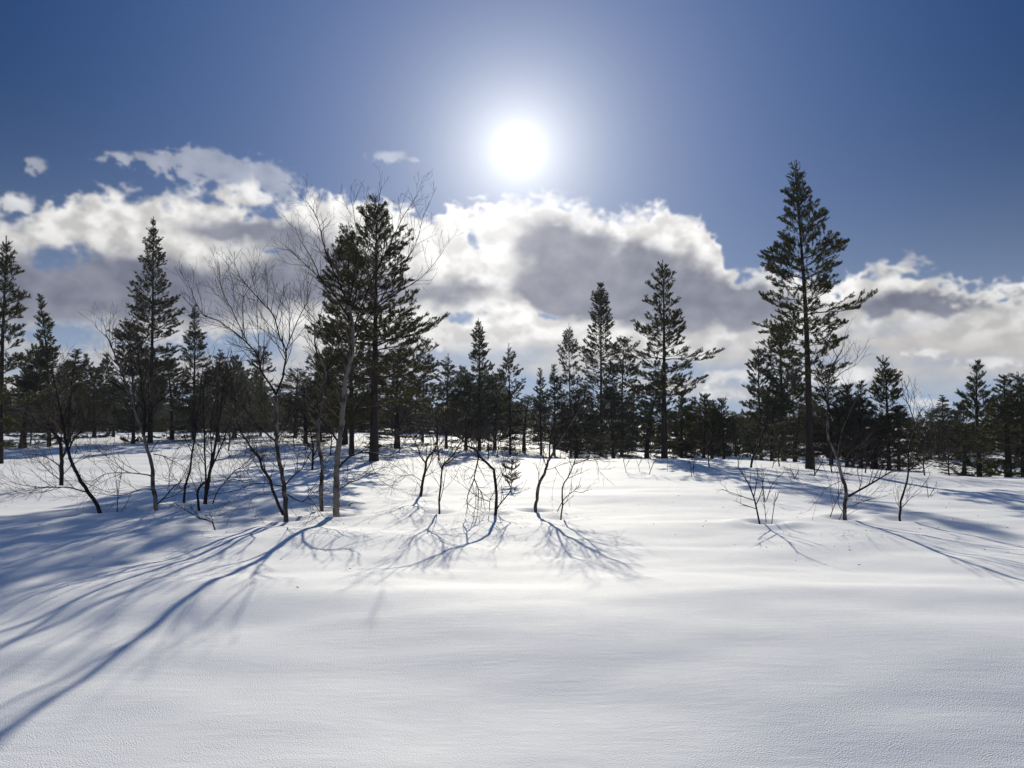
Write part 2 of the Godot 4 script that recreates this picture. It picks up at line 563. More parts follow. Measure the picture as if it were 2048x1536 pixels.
# limbs: [radius at its foot, radius at its tip, x, y, z, x, y, z, ...] measured from the tree's foot; the first is the trunk
func birch(called: String, x: float, z: float, s: int, label: String, category: String, group: String, pale: float, twig_size: float, limbs: Array) -> Node3D:
	var r := RandomNumberGenerator.new()
	r.seed = s
	var o := thing(called, label, category, Vector3(x, ground_height(x, z), z), group)
	var twigs := Shape.new()
	for i in limbs.size():
		var l: Array = limbs[i]
		var p := PackedVector3Array()
		for k in range(2, l.size(), 3):
			p.append(Vector3(l[k], l[k + 1], l[k + 2]))
		if i == 0:
			p[0].y -= 0.2
		p = smooth_line(p, 0.07 if pale > 0.0 and i == 0 else 0.12)
		for k in range(1, p.size()):
			p[k] += Vector3(r.randf_range(-1, 1), r.randf_range(-1, 1), r.randf_range(-1, 1)) * minf(0.009, l[0] * 0.35)
		var rad := PackedFloat32Array()
		for k in p.size():
			var t := float(k) / (p.size() - 1)
			rad.append(lerpf(l[0], l[1], pow(t, 0.9)) * (1.0 + r.randf_range(-0.07, 0.07)))
		var sh := Shape.new()
		sh.tube(p, rad, 8 if l[0] > 0.03 else 5, Color(0.030, 0.024, 0.024), bark_noise, pale if l[0] > 0.028 else 0.0)
		part("trunk" if i == 0 else "limb", sh.mesh(), bark, o)
		if twig_size > 0.0:
			sprout(r, twigs, p, rad, 0.42 if i == 0 else 0.18, twig_size, 0)
	if twigs.v.size():
		part("twigs", twigs.mesh(), bark, o, true)
	return o


func sprout(r: RandomNumberGenerator, twigs: Shape, p: PackedVector3Array, rad: PackedFloat32Array, from: float, size: float, depth: int) -> void:
	var m := p.size()
	var long := 0.0
	for i in m - 1:
		long += p[i].distance_to(p[i + 1])
	var gap: float = [0.088, 0.085, 0.12][depth] * r.randf_range(0.85, 1.15)
	var count := int(long * (1.0 - from) / gap)
	for k in count:
		var s := from + (1.0 - from) * (k + r.randf()) / count
		var f := s * (m - 1)
		var i := mini(int(f), m - 2)
		var b := p[i].lerp(p[i + 1], f - i)
		var dir := (p[i + 1] - p[i]).normalized()
		var w := dir.cross(Vector3(r.randf_range(-1, 1), r.randf_range(-1, 1), r.randf_range(-1, 1))).normalized()
		var d := (dir * r.randf_range(0.55, 1.1) + w * r.randf_range(0.5, 0.9) + Vector3(0, 0.22, 0)).normalized()
		var l: float = size * [r.randf_range(0.35, 1.15), r.randf_range(0.16, 0.55), r.randf_range(0.08, 0.22)][depth] * lerpf(1.1, 0.7, s)
		var r0: float = minf(rad[i] * 0.6, [0.0085, 0.0052, 0.0036][depth])
		var q := PackedVector3Array()
		var rr := PackedFloat32Array()
		var at := b
		var n := [6, 4, 2][depth] as int
		for j in n + 1:
			q.append(at)
			rr.append(lerpf(r0, 0.0022 if depth < 2 else 0.0016, float(j) / n))
			d = (d + Vector3(r.randf_range(-1, 1), r.randf_range(-0.8, 1.0), r.randf_range(-1, 1)) * 0.17 + Vector3(0, 0.03, 0)).normalized()
			at += d * l / n
		twigs.tube(q, rr, 3, Color(0.030, 0.022, 0.021))
		if depth < 2 and l > 0.14:
			sprout(r, twigs, q, rr, 0.25, size, depth + 1)


const SEED_X := 0.00
const SEED_Z := -20.80

const FEET := [[-7.25,-14.69,0.90],[-11.18,-20.53,1.19],[-6.49,-15.18,0.96],[-6.35,-16.01,0.71],[-5.97,-16.04,0.91],[-5.72,-15.18,0.73],[-5.91,-16.24,0.55],[-4.40,-12.38,0.53],[-3.65,-13.39,0.96],[-3.49,-15.18,0.95],[-3.00,-14.12,1.27],[-2.07,-18.56,0.87],[-1.30,-14.74,0.63],[-0.31,-14.47,0.78],[0.40,-15.10,0.89],[0.80,-14.09,0.58],[0.75,-15.26,0.52],[-3.28,-16.32,0.57],[3.92,-13.02,0.59],[4.08,-13.12,0.48],[5.23,-17.00,0.53],[5.48,-13.63,0.83],[6.33,-13.52,0.65],[9.03,-17.92,0.49],[-7.06,-14.79,0.49],[3.64,-26.06,0.52],[4.19,-25.57,0.57],[4.17,-26.62,0.46],[5.42,-24.82,0.55],[5.11,-27.06,0.45],[8.52,-29.59,1.05],[9.28,-29.55,0.63],[8.18,-23.85,0.60],[9.03,-24.69,0.66],[-6.57,-27.09,1.05],[-13.91,-40.44,0.91],[-10.02,-35.30,0.70],[-8.45,-38.34,0.84],[-11.79,-44.86,0.77],[-7.99,-41.37,0.77],[-5.55,-40.92,0.77],[-1.20,-40.44,0.84],[-0.80,-42.81,0.66],[7.17,-29.93,0.77],[9.76,-30.11,0.77],[10.22,-26.36,0.77],[11.35,-26.59,0.77],[12.38,-24.78,0.77],[13.33,-25.17,0.77]]

func build_birches() -> void:
	birch("birch_tree", -7.248, -14.686, 700, "dark bare birch leaning hard left with one long branch low over the snow", "birch", "bare birches in the snow", 0, 0.8, [
		[0.03915, 0.01119, -0.00, -0.00, 0.00, -0.11, 0.13, -0.02, -0.31, 0.36, -0.07, -0.52, 0.65, -0.12, -0.69, 0.96, -0.17, -0.79, 1.21, -0.20, -0.85, 1.44, -0.24, -0.90, 1.62, -0.26, -0.96, 1.84, -0.30, -1.08, 2.20, -0.35, -1.19, 2.55, -0.40],
		[0.0176, 0.0048, -0.74, 1.11, -0.19, -0.58, 1.31, -0.05, -0.42, 1.44, 0.05, -0.29, 1.55, 0.13, -0.14, 1.63, 0.21],
		[0.0136, 0.0032, -0.31, 0.36, -0.07, -0.48, 0.43, 0.01, -0.65, 0.47, 0.08, -0.90, 0.47, 0.19, -1.11, 0.50, 0.29, -1.32, 0.55, 0.38, -1.42, 0.59, 0.43],
		[0.0064, 0.0024, -1.05, 0.48, 0.26, -1.11, 0.38, 0.34, -1.27, 0.31, 0.46],
		[0.0056, 0.0024, -0.85, 0.46, 0.17, -1.06, 0.35, 0.06, -1.17, 0.21, -0.03],
		[0.0112, 0.0032, -0.79, 1.21, -0.20, -1.04, 1.40, -0.31, -1.25, 1.56, -0.40, -1.54, 1.67, -0.50],
		[0.0096, 0.0032, -0.90, 1.62, -0.26, -0.87, 2.02, -0.43, -0.85, 2.35, -0.56],
	])
	birch("birch_tree", -11.176, -20.526, 701, "short thick bare birch with a forked crown, behind the left leaning birch", "birch", "bare birches in the snow", 0, 1.1, [
		[0.06, 0.02683, -0.00, -0.00, 0.00, -0.03, 0.33, -0.05, -0.08, 0.74, -0.10, -0.13, 1.03, -0.14, -0.31, 1.32, -0.19, -0.55, 1.45, -0.22, -0.80, 1.60, -0.26, -1.01, 1.83, -0.30],
		[0.035, 0.0084, -0.06, 0.71, -0.10, 0.08, 0.94, -0.04, 0.19, 1.21, 0.02, 0.35, 1.52, 0.10, 0.52, 1.89, 0.20],
		[0.021, 0.0056, -0.13, 1.03, -0.14, -0.20, 1.40, -0.28, -0.36, 1.90, -0.46, -0.56, 2.42, -0.64],
		[0.0154, 0.0042, -0.06, 0.47, -0.06, -0.31, 0.72, 0.10, -0.63, 0.81, 0.26, -0.79, 0.77, 0.34],
		[0.0126, 0.0035, -0.04, 0.16, -0.02, -0.37, 0.34, -0.14, -0.71, 0.58, -0.28, -1.17, 0.70, -0.42],
		[0.0112, 0.0035, -0.00, 0.28, -0.03, 0.22, 0.58, -0.19, 0.45, 0.83, -0.33],
	])
	birch("birch_tree", -6.487, -15.180, 702, "rough barked bare birch with long level side branches, in front of the left pointed pine", "birch", "bare birches in the snow", 0.22, 1, [
		[0.0434, 0.01004, 0.00, -0.00, 0.00, -0.07, 0.21, -0.02, -0.13, 0.45, -0.04, -0.13, 0.64, -0.06, -0.18, 0.87, -0.08, -0.25, 1.06, -0.10, -0.32, 1.27, -0.12, -0.39, 1.46, -0.13, -0.52, 1.75, -0.16, -0.62, 2.03, -0.19, -0.73, 2.26, -0.21, -0.87, 2.61, -0.24, -1.03, 2.95, -0.27, -1.18, 3.25, -0.30],
		[0.0238, 0.0056, -0.34, 1.33, -0.12, -0.31, 1.56, -0.08, -0.29, 1.89, -0.02, -0.33, 2.21, 0.04, -0.33, 2.54, 0.11, -0.36, 2.91, 0.18],
		[0.0154, 0.0042, -0.27, 1.48, -0.09, -0.25, 1.85, -0.27, -0.12, 2.04, -0.39, 0.02, 2.12, -0.49],
		[0.0133, 0.0035, -0.16, 0.60, -0.05, -0.31, 0.64, 0.02, -0.53, 0.67, 0.14, -0.77, 0.67, 0.27, -0.90, 0.61, 0.35, -1.03, 0.49, 0.45],
		[0.0119, 0.0035, -0.13, 0.35, -0.03, -0.27, 0.37, 0.09, -0.42, 0.30, 0.25, -0.56, 0.28, 0.39, -0.70, 0.31, 0.52, -0.84, 0.37, 0.67],
		[0.0147, 0.0063, -0.01, 0.09, -0.01, 0.20, 0.26, 0.11, 0.40, 0.44, 0.24, 0.51, 0.49, 0.29],
		[0.0049, 0.0021, 0.49, 0.49, 0.28, 0.44, 0.57, 0.30, 0.33, 0.52, 0.32, 0.18, 0.57, 0.36, 0.12, 0.53, 0.38],
		[0.0091, 0.0028, -0.19, 1.03, -0.09, -0.10, 1.25, -0.19, 0.04, 1.21, -0.26, 0.33, 1.26, -0.39],
		[0.0091, 0.0028, -0.15, 1.00, -0.09, 0.06, 0.97, -0.01, 0.25, 0.90, 0.08, 0.53, 0.79, 0.20, 0.73, 0.64, 0.31],
		[0.0098, 0.0028, -0.39, 1.46, -0.13, -0.71, 1.52, -0.26, -1.06, 1.54, -0.39, -1.42, 1.63, -0.53],
		[0.0098, 0.0028, -0.62, 2.03, -0.19, -0.78, 2.23, -0.07, -0.96, 2.36, 0.04, -1.11, 2.41, 0.11],
		[0.0084, 0.0028, -0.28, 1.21, -0.11, -0.44, 1.26, 0.02, -0.64, 1.36, 0.19],
	])
	birch("birch_sapling", -6.352, -16.014, 703, "slender bowed bare birch standing left of the many stemmed birch", "birch", "bare birches in the snow", 0, 0.75, [
		[0.026, 0.007, 0.00, -0.00, 0.00, 0.01, 0.35, -0.04, 0.08, 0.63, -0.07, 0.11, 0.99, -0.11, 0.15, 1.40, -0.16, 0.14, 1.64, -0.18, 0.20, 2.01, -0.22, 0.20, 2.30, -0.26, 0.22, 2.72, -0.30],
		[0.009, 0.003, 0.11, 0.99, -0.11, -0.08, 1.24, -0.26, -0.24, 1.53, -0.41],
		[0.009, 0.003, 0.14, 1.48, -0.16, 0.09, 1.82, -0.00, 0.06, 2.11, 0.14],
	])
	birch("birch_tree", -5.966, -16.042, 704, "many stemmed dark bare birch in a tight clump, left of the forked birch", "birch", "bare birches in the snow", 0, 0.9, [
		[0.04, 0.01073, 0.00, -0.00, 0.00, 0.07, 0.59, -0.07, 0.13, 0.99, -0.11, 0.18, 1.40, -0.16, 0.21, 1.73, -0.20, 0.24, 2.13, -0.24, 0.28, 2.68, -0.30],
		[0.021, 0.006, 0.01, 0.13, -0.02, 0.03, 0.59, 0.02, 0.01, 1.10, 0.06, 0.02, 1.50, 0.10, -0.00, 2.02, 0.14, 0.06, 2.50, 0.18],
		[0.0195, 0.00525, 0.10, 0.69, -0.08, 0.18, 0.93, -0.15, 0.25, 1.15, -0.22, 0.31, 1.39, -0.28, 0.39, 1.73, -0.38],
		[0.015, 0.0045, 0.08, 0.66, -0.08, 0.14, 1.05, 0.02, 0.14, 1.44, 0.12, 0.22, 1.82, 0.22, 0.35, 2.21, 0.32],
		[0.00975, 0.003, 0.16, 0.93, -0.00, -0.03, 1.15, 0.18, -0.18, 1.25, 0.30],
		[0.009, 0.003, 0.10, 0.80, -0.09, 0.35, 0.89, -0.26, 0.56, 0.84, -0.39],
	])
	birch("broken_birch_stem", -5.717, -15.180, 705, "short broken birch stem poking up before the many stemmed clump", "birch stem", "bare birches in the snow", 0, 0.35, [
		[0.0272, 0.01789, 0.00, -0.00, 0.00, -0.04, 0.17, -0.03, -0.07, 0.32, -0.06, -0.01, 0.44, -0.09, 0.04, 0.49, -0.10],
		[0.0064, 0.0024, -0.06, 0.30, -0.06, -0.19, 0.51, -0.12, -0.28, 0.67, -0.16],
		[0.0056, 0.0024, -0.00, 0.45, -0.09, -0.02, 0.67, -0.04, -0.05, 0.86, 0.01],
	])
	birch("birch_sapling", -5.912, -16.238, 706, "thin bare sapling slanting right out of the snow between the clump and the forked birch", "birch", "bare birches in the snow", 0, 0.6, [
		[0.014, 0.004, 0.00, -0.00, 0.00, 0.09, 0.17, -0.04, 0.21, 0.36, -0.09, 0.41, 0.61, -0.15, 0.51, 0.68, -0.18, 0.73, 0.88, -0.24, 0.96, 1.03, -0.30],
		[0.006, 0.003, 0.21, 0.36, -0.09, 0.37, 0.46, -0.17, 0.57, 0.58, -0.29],
	])
	birch("fallen_twig", -4.398, -12.385, 707, "bare twig lying slantwise on the snow before the many stemmed clump", "twig", "bare birches in the snow", 0, 0.3, [
		[0.013, 0.004, -0.00, 0.00, 0.00, -0.07, 0.08, 0.02, -0.24, 0.14, 0.06, -0.43, 0.26, 0.10, -0.61, 0.40, 0.15],
		[0.006, 0.003, -0.06, 0.07, 0.02, -0.10, 0.14, -0.03, -0.16, 0.21, -0.08],
		[0.005, 0.003, -0.24, 0.14, 0.06, -0.31, 0.19, 0.03, -0.43, 0.33, -0.04],
	])
	birch("birch_tree", -3.650, -13.389, 708, "tall forked bare birch with a second stem spreading left from its foot", "birch", "bare birches in the snow", 0.12, 0.8, [
		[0.0434, 0.02362, -0.00, -0.00, 0.00, -0.01, 0.25, -0.01, -0.04, 0.49, -0.02, -0.06, 0.66, -0.03, -0.12, 0.91, -0.05, -0.18, 1.17, -0.06, -0.19, 1.51, -0.07, -0.20, 1.85, -0.09, -0.21, 2.04, -0.10],
		[0.01984, 0.00372, -0.21, 2.04, -0.10, -0.33, 2.21, -0.14, -0.51, 2.45, -0.20, -0.56, 2.66, -0.25, -0.75, 2.88, -0.30, -1.01, 3.10, -0.37, -1.28, 3.28, -0.43, -1.56, 3.39, -0.49, -1.73, 3.62, -0.54, -1.84, 3.89, -0.60],
		[0.0093, 0.0031, -0.76, 2.90, -0.30, -0.94, 3.23, -0.39, -1.10, 3.51, -0.46, -1.29, 3.82, -0.54, -1.36, 4.08, -0.60],
		[0.00868, 0.00248, -0.82, 2.99, -0.32, -0.82, 3.39, -0.22, -0.79, 3.65, -0.15, -0.62, 3.84, -0.08, -0.48, 3.99, -0.02],
		[0.00806, 0.00248, -0.56, 2.68, -0.25, -0.58, 2.90, -0.32, -0.63, 3.17, -0.41, -0.70, 3.59, -0.56, -0.67, 3.85, -0.65],
		[0.0186, 0.00434, -0.21, 2.05, -0.10, -0.09, 2.32, -0.03, -0.04, 2.56, 0.02, -0.02, 2.75, 0.06, -0.10, 2.95, 0.12, -0.18, 3.28, 0.20, -0.41, 3.57, 0.29, -0.61, 3.81, 0.37, -0.70, 3.91, 0.40],
		[0.00992, 0.0031, -0.02, 2.75, 0.06, 0.06, 3.04, -0.02, 0.17, 3.36, -0.10, 0.26, 3.56, -0.16, 0.30, 3.87, -0.24],
		[0.00744, 0.00248, 0.02, 2.92, 0.02, 0.04, 3.23, 0.10, 0.04, 3.45, 0.16, -0.03, 3.69, 0.22],
		[0.0279, 0.0062, -0.04, 0.09, -0.00, -0.16, 0.39, 0.08, -0.22, 0.64, 0.15, -0.33, 0.85, 0.21, -0.38, 1.03, 0.26, -0.50, 1.22, 0.32, -0.62, 1.41, 0.38, -0.69, 1.63, 0.44, -0.68, 1.87, 0.51, -0.71, 2.20, 0.60],
		[0.01612, 0.00372, -0.20, 1.27, -0.06, -0.39, 1.46, 0.03, -0.48, 1.56, 0.07, -0.63, 1.81, 0.17, -0.93, 2.09, 0.31, -1.15, 2.37, 0.44],
		[0.00992, 0.00248, -0.05, 0.54, -0.03, -0.28, 0.60, 0.14, -0.47, 0.61, 0.27, -0.67, 0.68, 0.42, -0.82, 0.73, 0.54, -0.96, 0.86, 0.67],
		[0.00682, 0.00186, -0.46, 0.60, 0.27, -0.71, 0.51, 0.38, -1.00, 0.46, 0.50, -1.18, 0.44, 0.57],
		[0.01364, 0.00372, -0.02, 0.58, -0.03, 0.09, 0.72, -0.13, 0.19, 0.82, -0.22, 0.26, 0.98, -0.31, 0.31, 1.19, -0.43],
		[0.0124, 0.00372, 0.01, 0.42, -0.02, 0.18, 0.34, 0.08, 0.31, 0.32, 0.15, 0.39, 0.39, 0.20, 0.49, 0.33, 0.27, 0.62, 0.19, 0.38, 0.75, 0.08, 0.48],
		[0.00558, 0.00186, 0.37, 0.60, 0.20, 0.46, 0.52, 0.28, 0.62, 0.38, 0.40],
		[0.00558, 0.00186, 0.64, 0.13, 0.40, 0.53, 0.06, 0.59, 0.45, 0.04, 0.70],
		[0.0062, 0.00186, -0.14, 0.40, 0.08, -0.28, 0.44, 0.23, -0.42, 0.40, 0.41, -0.42, 0.23, 0.58],
		[0.00744, 0.00248, -0.18, 1.09, -0.05, -0.50, 1.03, -0.23, -0.80, 1.08, -0.38, -1.15, 0.99, -0.55],
	])
	birch("birch_tree", -3.490, -15.180, 709, "slim straight bare birch between the forked birch and the white trunked one", "birch", "bare birches in the snow", 0.2, 0.9, [
		[0.0425, 0.01291, -0.00, -0.00, 0.00, -0.02, 0.49, -0.06, -0.02, 0.86, -0.10, -0.07, 1.05, -0.12, -0.12, 1.32, -0.15, -0.10, 1.73, -0.20, -0.07, 2.12, -0.25, -0.04, 2.42, -0.28, -0.02, 2.57, -0.30, -0.13, 2.80, -0.32, -0.22, 2.99, -0.35, -0.27, 3.47, -0.40],
		[0.014, 0.0042, -0.02, 2.57, -0.30, 0.06, 2.75, -0.39, 0.12, 3.10, -0.55, 0.12, 3.46, -0.70],
		[0.0112, 0.0035, -0.02, 0.86, -0.10, 0.05, 0.98, -0.21, 0.15, 1.03, -0.30],
		[0.0098, 0.0028, -0.10, 1.73, -0.20, -0.24, 2.03, -0.03, -0.40, 2.21, 0.10],
		[0.0084, 0.0028, -0.07, 2.13, -0.25, 0.03, 2.38, -0.45, 0.10, 2.63, -0.65],
		[0.007, 0.0021, -0.01, 0.33, -0.04, 0.12, 0.42, 0.06, 0.21, 0.30, 0.16],
	])
	birch("birch_tree", -2.997, -14.115, 710, "tallest bare birch, pale trunked, its crown before the twin pine", "birch", "bare birches in the snow", 0.47, 0.66, [
		[0.06555, 0.02265, -0.00, -0.00, 0.00, 0.00, 0.28, -0.02, -0.01, 0.64, -0.04, -0.00, 1.00, -0.06, 0.03, 1.26, -0.07, 0.06, 1.59, -0.09, 0.08, 1.89, -0.10, 0.10, 2.16, -0.12, 0.12, 2.34, -0.13, 0.19, 2.65, -0.15, 0.23, 2.95, -0.16, 0.22, 3.30, -0.18, 0.15, 3.65, -0.20],
		[0.0156, 0.0036, 0.18, 3.39, -0.19, -0.07, 3.79, -0.05, -0.30, 4.08, 0.07, -0.57, 4.33, 0.18, -0.77, 4.51, 0.27, -0.91, 4.53, 0.31],
		[0.0156, 0.0036, 0.15, 3.63, -0.20, -0.03, 4.02, -0.28, -0.22, 4.40, -0.36, -0.39, 4.86, -0.45, -0.48, 5.22, -0.51, -0.63, 5.48, -0.57, -0.74, 5.62, -0.60],
		[0.0132, 0.003, 0.15, 3.65, -0.20, 0.28, 4.24, -0.00, 0.35, 4.72, 0.16, 0.32, 5.12, 0.29, 0.27, 5.42, 0.40],
		[0.0168, 0.0036, 0.23, 3.22, -0.18, 0.49, 4.03, -0.30, 0.82, 4.76, -0.42, 0.99, 5.18, -0.49, 1.16, 5.50, -0.54, 1.30, 5.71, -0.58],
		[0.0156, 0.0036, 0.23, 3.04, -0.17, 0.72, 3.72, -0.04, 1.11, 4.31, 0.08, 1.34, 4.63, 0.14, 1.44, 4.97, 0.20, 1.50, 5.18, 0.23],
		[0.0132, 0.003, 0.49, 3.47, -0.10, 1.00, 3.78, 0.17, 1.46, 4.02, 0.41, 1.70, 4.23, 0.56, 1.88, 4.44, 0.70],
		[0.012, 0.003, 0.20, 3.57, -0.20, 0.44, 4.43, -0.11, 0.62, 5.12, -0.05, 0.73, 5.70, 0.00],
		[0.012, 0.003, 0.17, 2.60, -0.14, -0.03, 2.94, -0.00, -0.27, 3.26, 0.15, -0.48, 3.50, 0.27, -0.65, 3.66, 0.36],
		[0.0108, 0.003, -0.30, 4.08, 0.07, -0.45, 4.41, 0.00, -0.69, 4.78, -0.08, -0.79, 5.01, -0.13],
		[0.018, 0.0048, -0.01, 1.30, -0.07, -0.17, 1.56, 0.08, -0.33, 1.80, 0.23, -0.43, 1.98, 0.33],
		[0.018, 0.0042, 0.02, 0.81, -0.05, 0.22, 1.02, 0.06, 0.58, 1.11, 0.20, 0.96, 1.05, 0.35, 1.19, 1.20, 0.45],
		[0.012, 0.003, 0.02, 0.44, -0.03, 0.23, 0.58, 0.07, 0.43, 0.65, 0.16, 0.66, 0.81, 0.28, 0.89, 0.86, 0.37],
		[0.0156, 0.0036, 0.07, 1.35, -0.07, 0.31, 1.78, 0.05, 0.56, 2.05, 0.14, 0.77, 2.32, 0.23],
		[0.0072, 0.0024, 0.58, 1.11, 0.20, 0.66, 0.85, 0.27, 0.80, 0.65, 0.33, 1.06, 0.49, 0.40],
		[0.0096, 0.003, 0.11, 2.17, -0.12, 0.28, 2.48, -0.34, 0.42, 2.76, -0.52],
	])
	birch("birch_tree", -2.074, -18.562, 711, "crooked bare birch bent right in its lower stem, left of the upright forking one", "birch", "bare birches in the snow", 0, 0.9, [
		[0.0368, 0.01151, -0.00, -0.00, 0.00, 0.04, 0.14, -0.02, 0.06, 0.33, -0.06, 0.11, 0.54, -0.09, 0.13, 0.76, -0.13, 0.19, 0.91, -0.15, 0.30, 1.00, -0.18, 0.37, 1.26, -0.22, 0.33, 1.77, -0.30],
		[0.0176, 0.0048, 0.12, 0.74, -0.13, 0.00, 0.91, -0.06, -0.03, 1.04, -0.01, -0.12, 1.26, 0.07, -0.29, 1.49, 0.17],
		[0.0144, 0.004, 0.10, 0.50, -0.08, 0.22, 0.74, -0.15, 0.30, 0.97, -0.21, 0.49, 1.26, -0.29, 0.59, 1.60, -0.38],
		[0.008, 0.0024, 0.07, 0.31, -0.06, -0.15, 0.48, 0.07, -0.33, 0.47, 0.15, -0.52, 0.38, 0.24],
		[0.0072, 0.0024, 0.04, 0.14, -0.02, -0.04, 0.32, 0.06, -0.08, 0.05, 0.18],
		[0.008, 0.0024, 0.08, 0.42, -0.07, 0.27, 0.52, -0.24, 0.43, 0.46, -0.37],
	])
	birch("birch_tree", -1.299, -14.740, 712, "upright bare birch forking at half its height, next on the right of the crooked one", "birch", "bare birches in the snow", 0, 0.9, [
		[0.01976, 0.008653, 0.00, -0.00, 0.00, 0.00, 0.23, -0.04, 0.02, 0.48, -0.08, 0.04, 0.75, -0.13, 0.08, 0.87, -0.15, 0.21, 0.99, -0.18, 0.34, 1.20, -0.23, 0.41, 1.31, -0.25, 0.49, 1.61, -0.30],
		[0.012, 0.0036, 0.04, 0.75, -0.13, -0.01, 0.90, -0.09, -0.03, 1.18, -0.03, -0.02, 1.39, 0.03, -0.03, 1.62, 0.08, -0.06, 1.96, 0.17],
		[0.0084, 0.003, 0.01, 0.20, -0.03, 0.07, 0.42, 0.04, 0.11, 0.64, 0.12, 0.14, 0.79, 0.17],
		[0.0054, 0.0018, -0.00, 0.47, -0.08, -0.07, 0.63, 0.08, -0.12, 0.77, 0.22],
		[0.0072, 0.0024, 0.08, 0.87, -0.15, 0.26, 0.88, -0.30, 0.39, 0.73, -0.45],
		[0.006, 0.0018, 0.21, 0.99, -0.18, 0.41, 0.95, -0.07, 0.55, 0.98, 0.02],
	])
	birch("birch_tree", -0.306, -14.468, 713, "bare birch bowed over in an arch with forked branches hanging down to the snow", "birch", "bare birches in the snow", 0, 0.55, [
		[0.0308, 0.008899, 0.00, -0.00, 0.00, 0.03, 0.33, 0.06, 0.01, 0.58, 0.10, -0.01, 0.78, 0.14, -0.12, 0.89, 0.17, -0.24, 1.01, 0.20, -0.31, 1.12, 0.22, -0.46, 1.20, 0.26, -0.54, 1.31, 0.28, -0.67, 1.39, 0.31, -0.81, 1.51, 0.34, -1.08, 1.64, 0.40],
		[0.0169, 0.0091, -0.27, 1.02, 0.21, -0.31, 0.84, 0.25, -0.34, 0.64, 0.31],
		[0.01235, 0.00455, -0.34, 0.64, 0.31, -0.38, 0.54, 0.34, -0.45, 0.36, 0.40, -0.45, 0.19, 0.45, -0.48, 0.04, 0.51],
		[0.01235, 0.0039, -0.34, 0.64, 0.31, -0.28, 0.49, 0.26, -0.27, 0.28, 0.19, -0.30, 0.00, 0.11],
		[0.00845, 0.00325, -0.27, 0.46, 0.24, -0.22, 0.40, 0.22, -0.19, 0.28, 0.19, -0.16, 0.07, 0.14],
		[0.00455, 0.00195, -0.45, 0.19, 0.45, -0.40, 0.06, 0.45],
		[0.00715, 0.0026, -0.31, 0.51, 0.27, -0.32, 0.26, 0.11, -0.35, 0.03, -0.03],
		[0.0143, 0.0039, 0.02, 0.02, 0.00, 0.06, 0.13, 0.02, 0.19, 0.29, 0.05, 0.29, 0.45, 0.07, 0.22, 0.62, 0.10, 0.17, 0.90, 0.14, 0.12, 1.14, 0.18, 0.10, 1.30, 0.20],
		[0.0078, 0.00325, -0.08, 0.07, 0.14, -0.08, 0.26, 0.10, -0.01, 0.39, 0.06, 0.14, 0.68, -0.01, 0.27, 0.90, -0.06],
		[0.0065, 0.0026, 0.01, 0.56, 0.10, 0.10, 0.70, -0.04, 0.18, 0.85, -0.20],
		[0.0065, 0.00195, -0.08, 0.23, 0.11, -0.33, 0.35, 0.19, -0.54, 0.53, 0.28, -0.63, 0.60, 0.31],
	])
	birch("birch_tree", 0.401, -15.097, 714, "straight bare birch leaning right in the middle of the clearing", "birch", "bare birches in the snow", 0.12, 0.9, [
		[0.03844, 0.009449, -0.00, -0.00, 0.00, 0.05, 0.22, -0.04, 0.09, 0.47, -0.09, 0.19, 0.68, -0.12, 0.27, 0.90, -0.17, 0.36, 1.08, -0.20, 0.49, 1.28, -0.24, 0.60, 1.47, -0.28, 0.72, 1.64, -0.31, 0.86, 1.86, -0.36, 0.97, 2.10, -0.40],
		[0.0169, 0.0039, 0.29, 0.97, -0.17, 0.30, 1.29, -0.05, 0.33, 1.51, 0.03, 0.44, 1.70, 0.12, 0.56, 1.94, 0.23],
		[0.0091, 0.0026, 0.23, 0.82, -0.16, 0.18, 0.98, -0.24, 0.20, 1.16, -0.33, 0.24, 1.39, -0.46],
		[0.0078, 0.0026, 0.08, 0.44, -0.07, 0.08, 0.73, 0.11, -0.01, 0.90, 0.23],
		[0.0065, 0.00195, 0.25, 0.76, -0.15, 0.38, 0.80, -0.05, 0.54, 0.89, 0.10, 0.73, 0.95, 0.25],
		[0.0065, 0.00195, 0.39, 0.80, -0.05, 0.47, 0.67, 0.07, 0.54, 0.59, 0.15],
		[0.0078, 0.0026, 0.49, 1.28, -0.24, 0.78, 1.34, -0.43, 1.09, 1.48, -0.64],
	])
	birch("birch_sapling", 0.799, -14.088, 715, "thin bare birch with a kinked stem, right of the birch that leans right", "birch", "bare birches in the snow", 0, 0.5, [
		[0.0165, 0.005933, -0.00, -0.00, 0.00, 0.06, 0.20, -0.03, 0.06, 0.50, -0.07, 0.15, 0.67, -0.10, 0.25, 0.89, -0.13, 0.30, 1.03, -0.15, 0.33, 1.20, -0.17, 0.31, 1.41, -0.20],
		[0.00845, 0.0026, 0.27, 0.91, -0.13, 0.47, 0.99, -0.03, 0.56, 1.02, 0.02, 0.65, 0.95, 0.07, 0.66, 0.76, 0.17],
		[0.00845, 0.0026, 0.07, 0.22, -0.03, 0.14, 0.31, 0.06, 0.25, 0.40, 0.17],
		[0.0065, 0.00195, 0.23, 0.86, -0.12, 0.19, 1.00, -0.23, 0.17, 1.10, -0.32],
	])
	birch("fallen_twig", 0.746, -15.263, 716, "bare stick leaning through the foot of the kinked birch", "twig", "bare birches in the snow", 0, 0.25, [
		[0.012, 0.005, 0.00, -0.00, 0.00, 0.22, 0.21, -0.13, 0.42, 0.36, -0.23, 0.53, 0.48, -0.30],
		[0.006, 0.003, 0.42, 0.35, -0.23, 0.59, 0.32, -0.29, 0.68, 0.39, -0.33],
	])
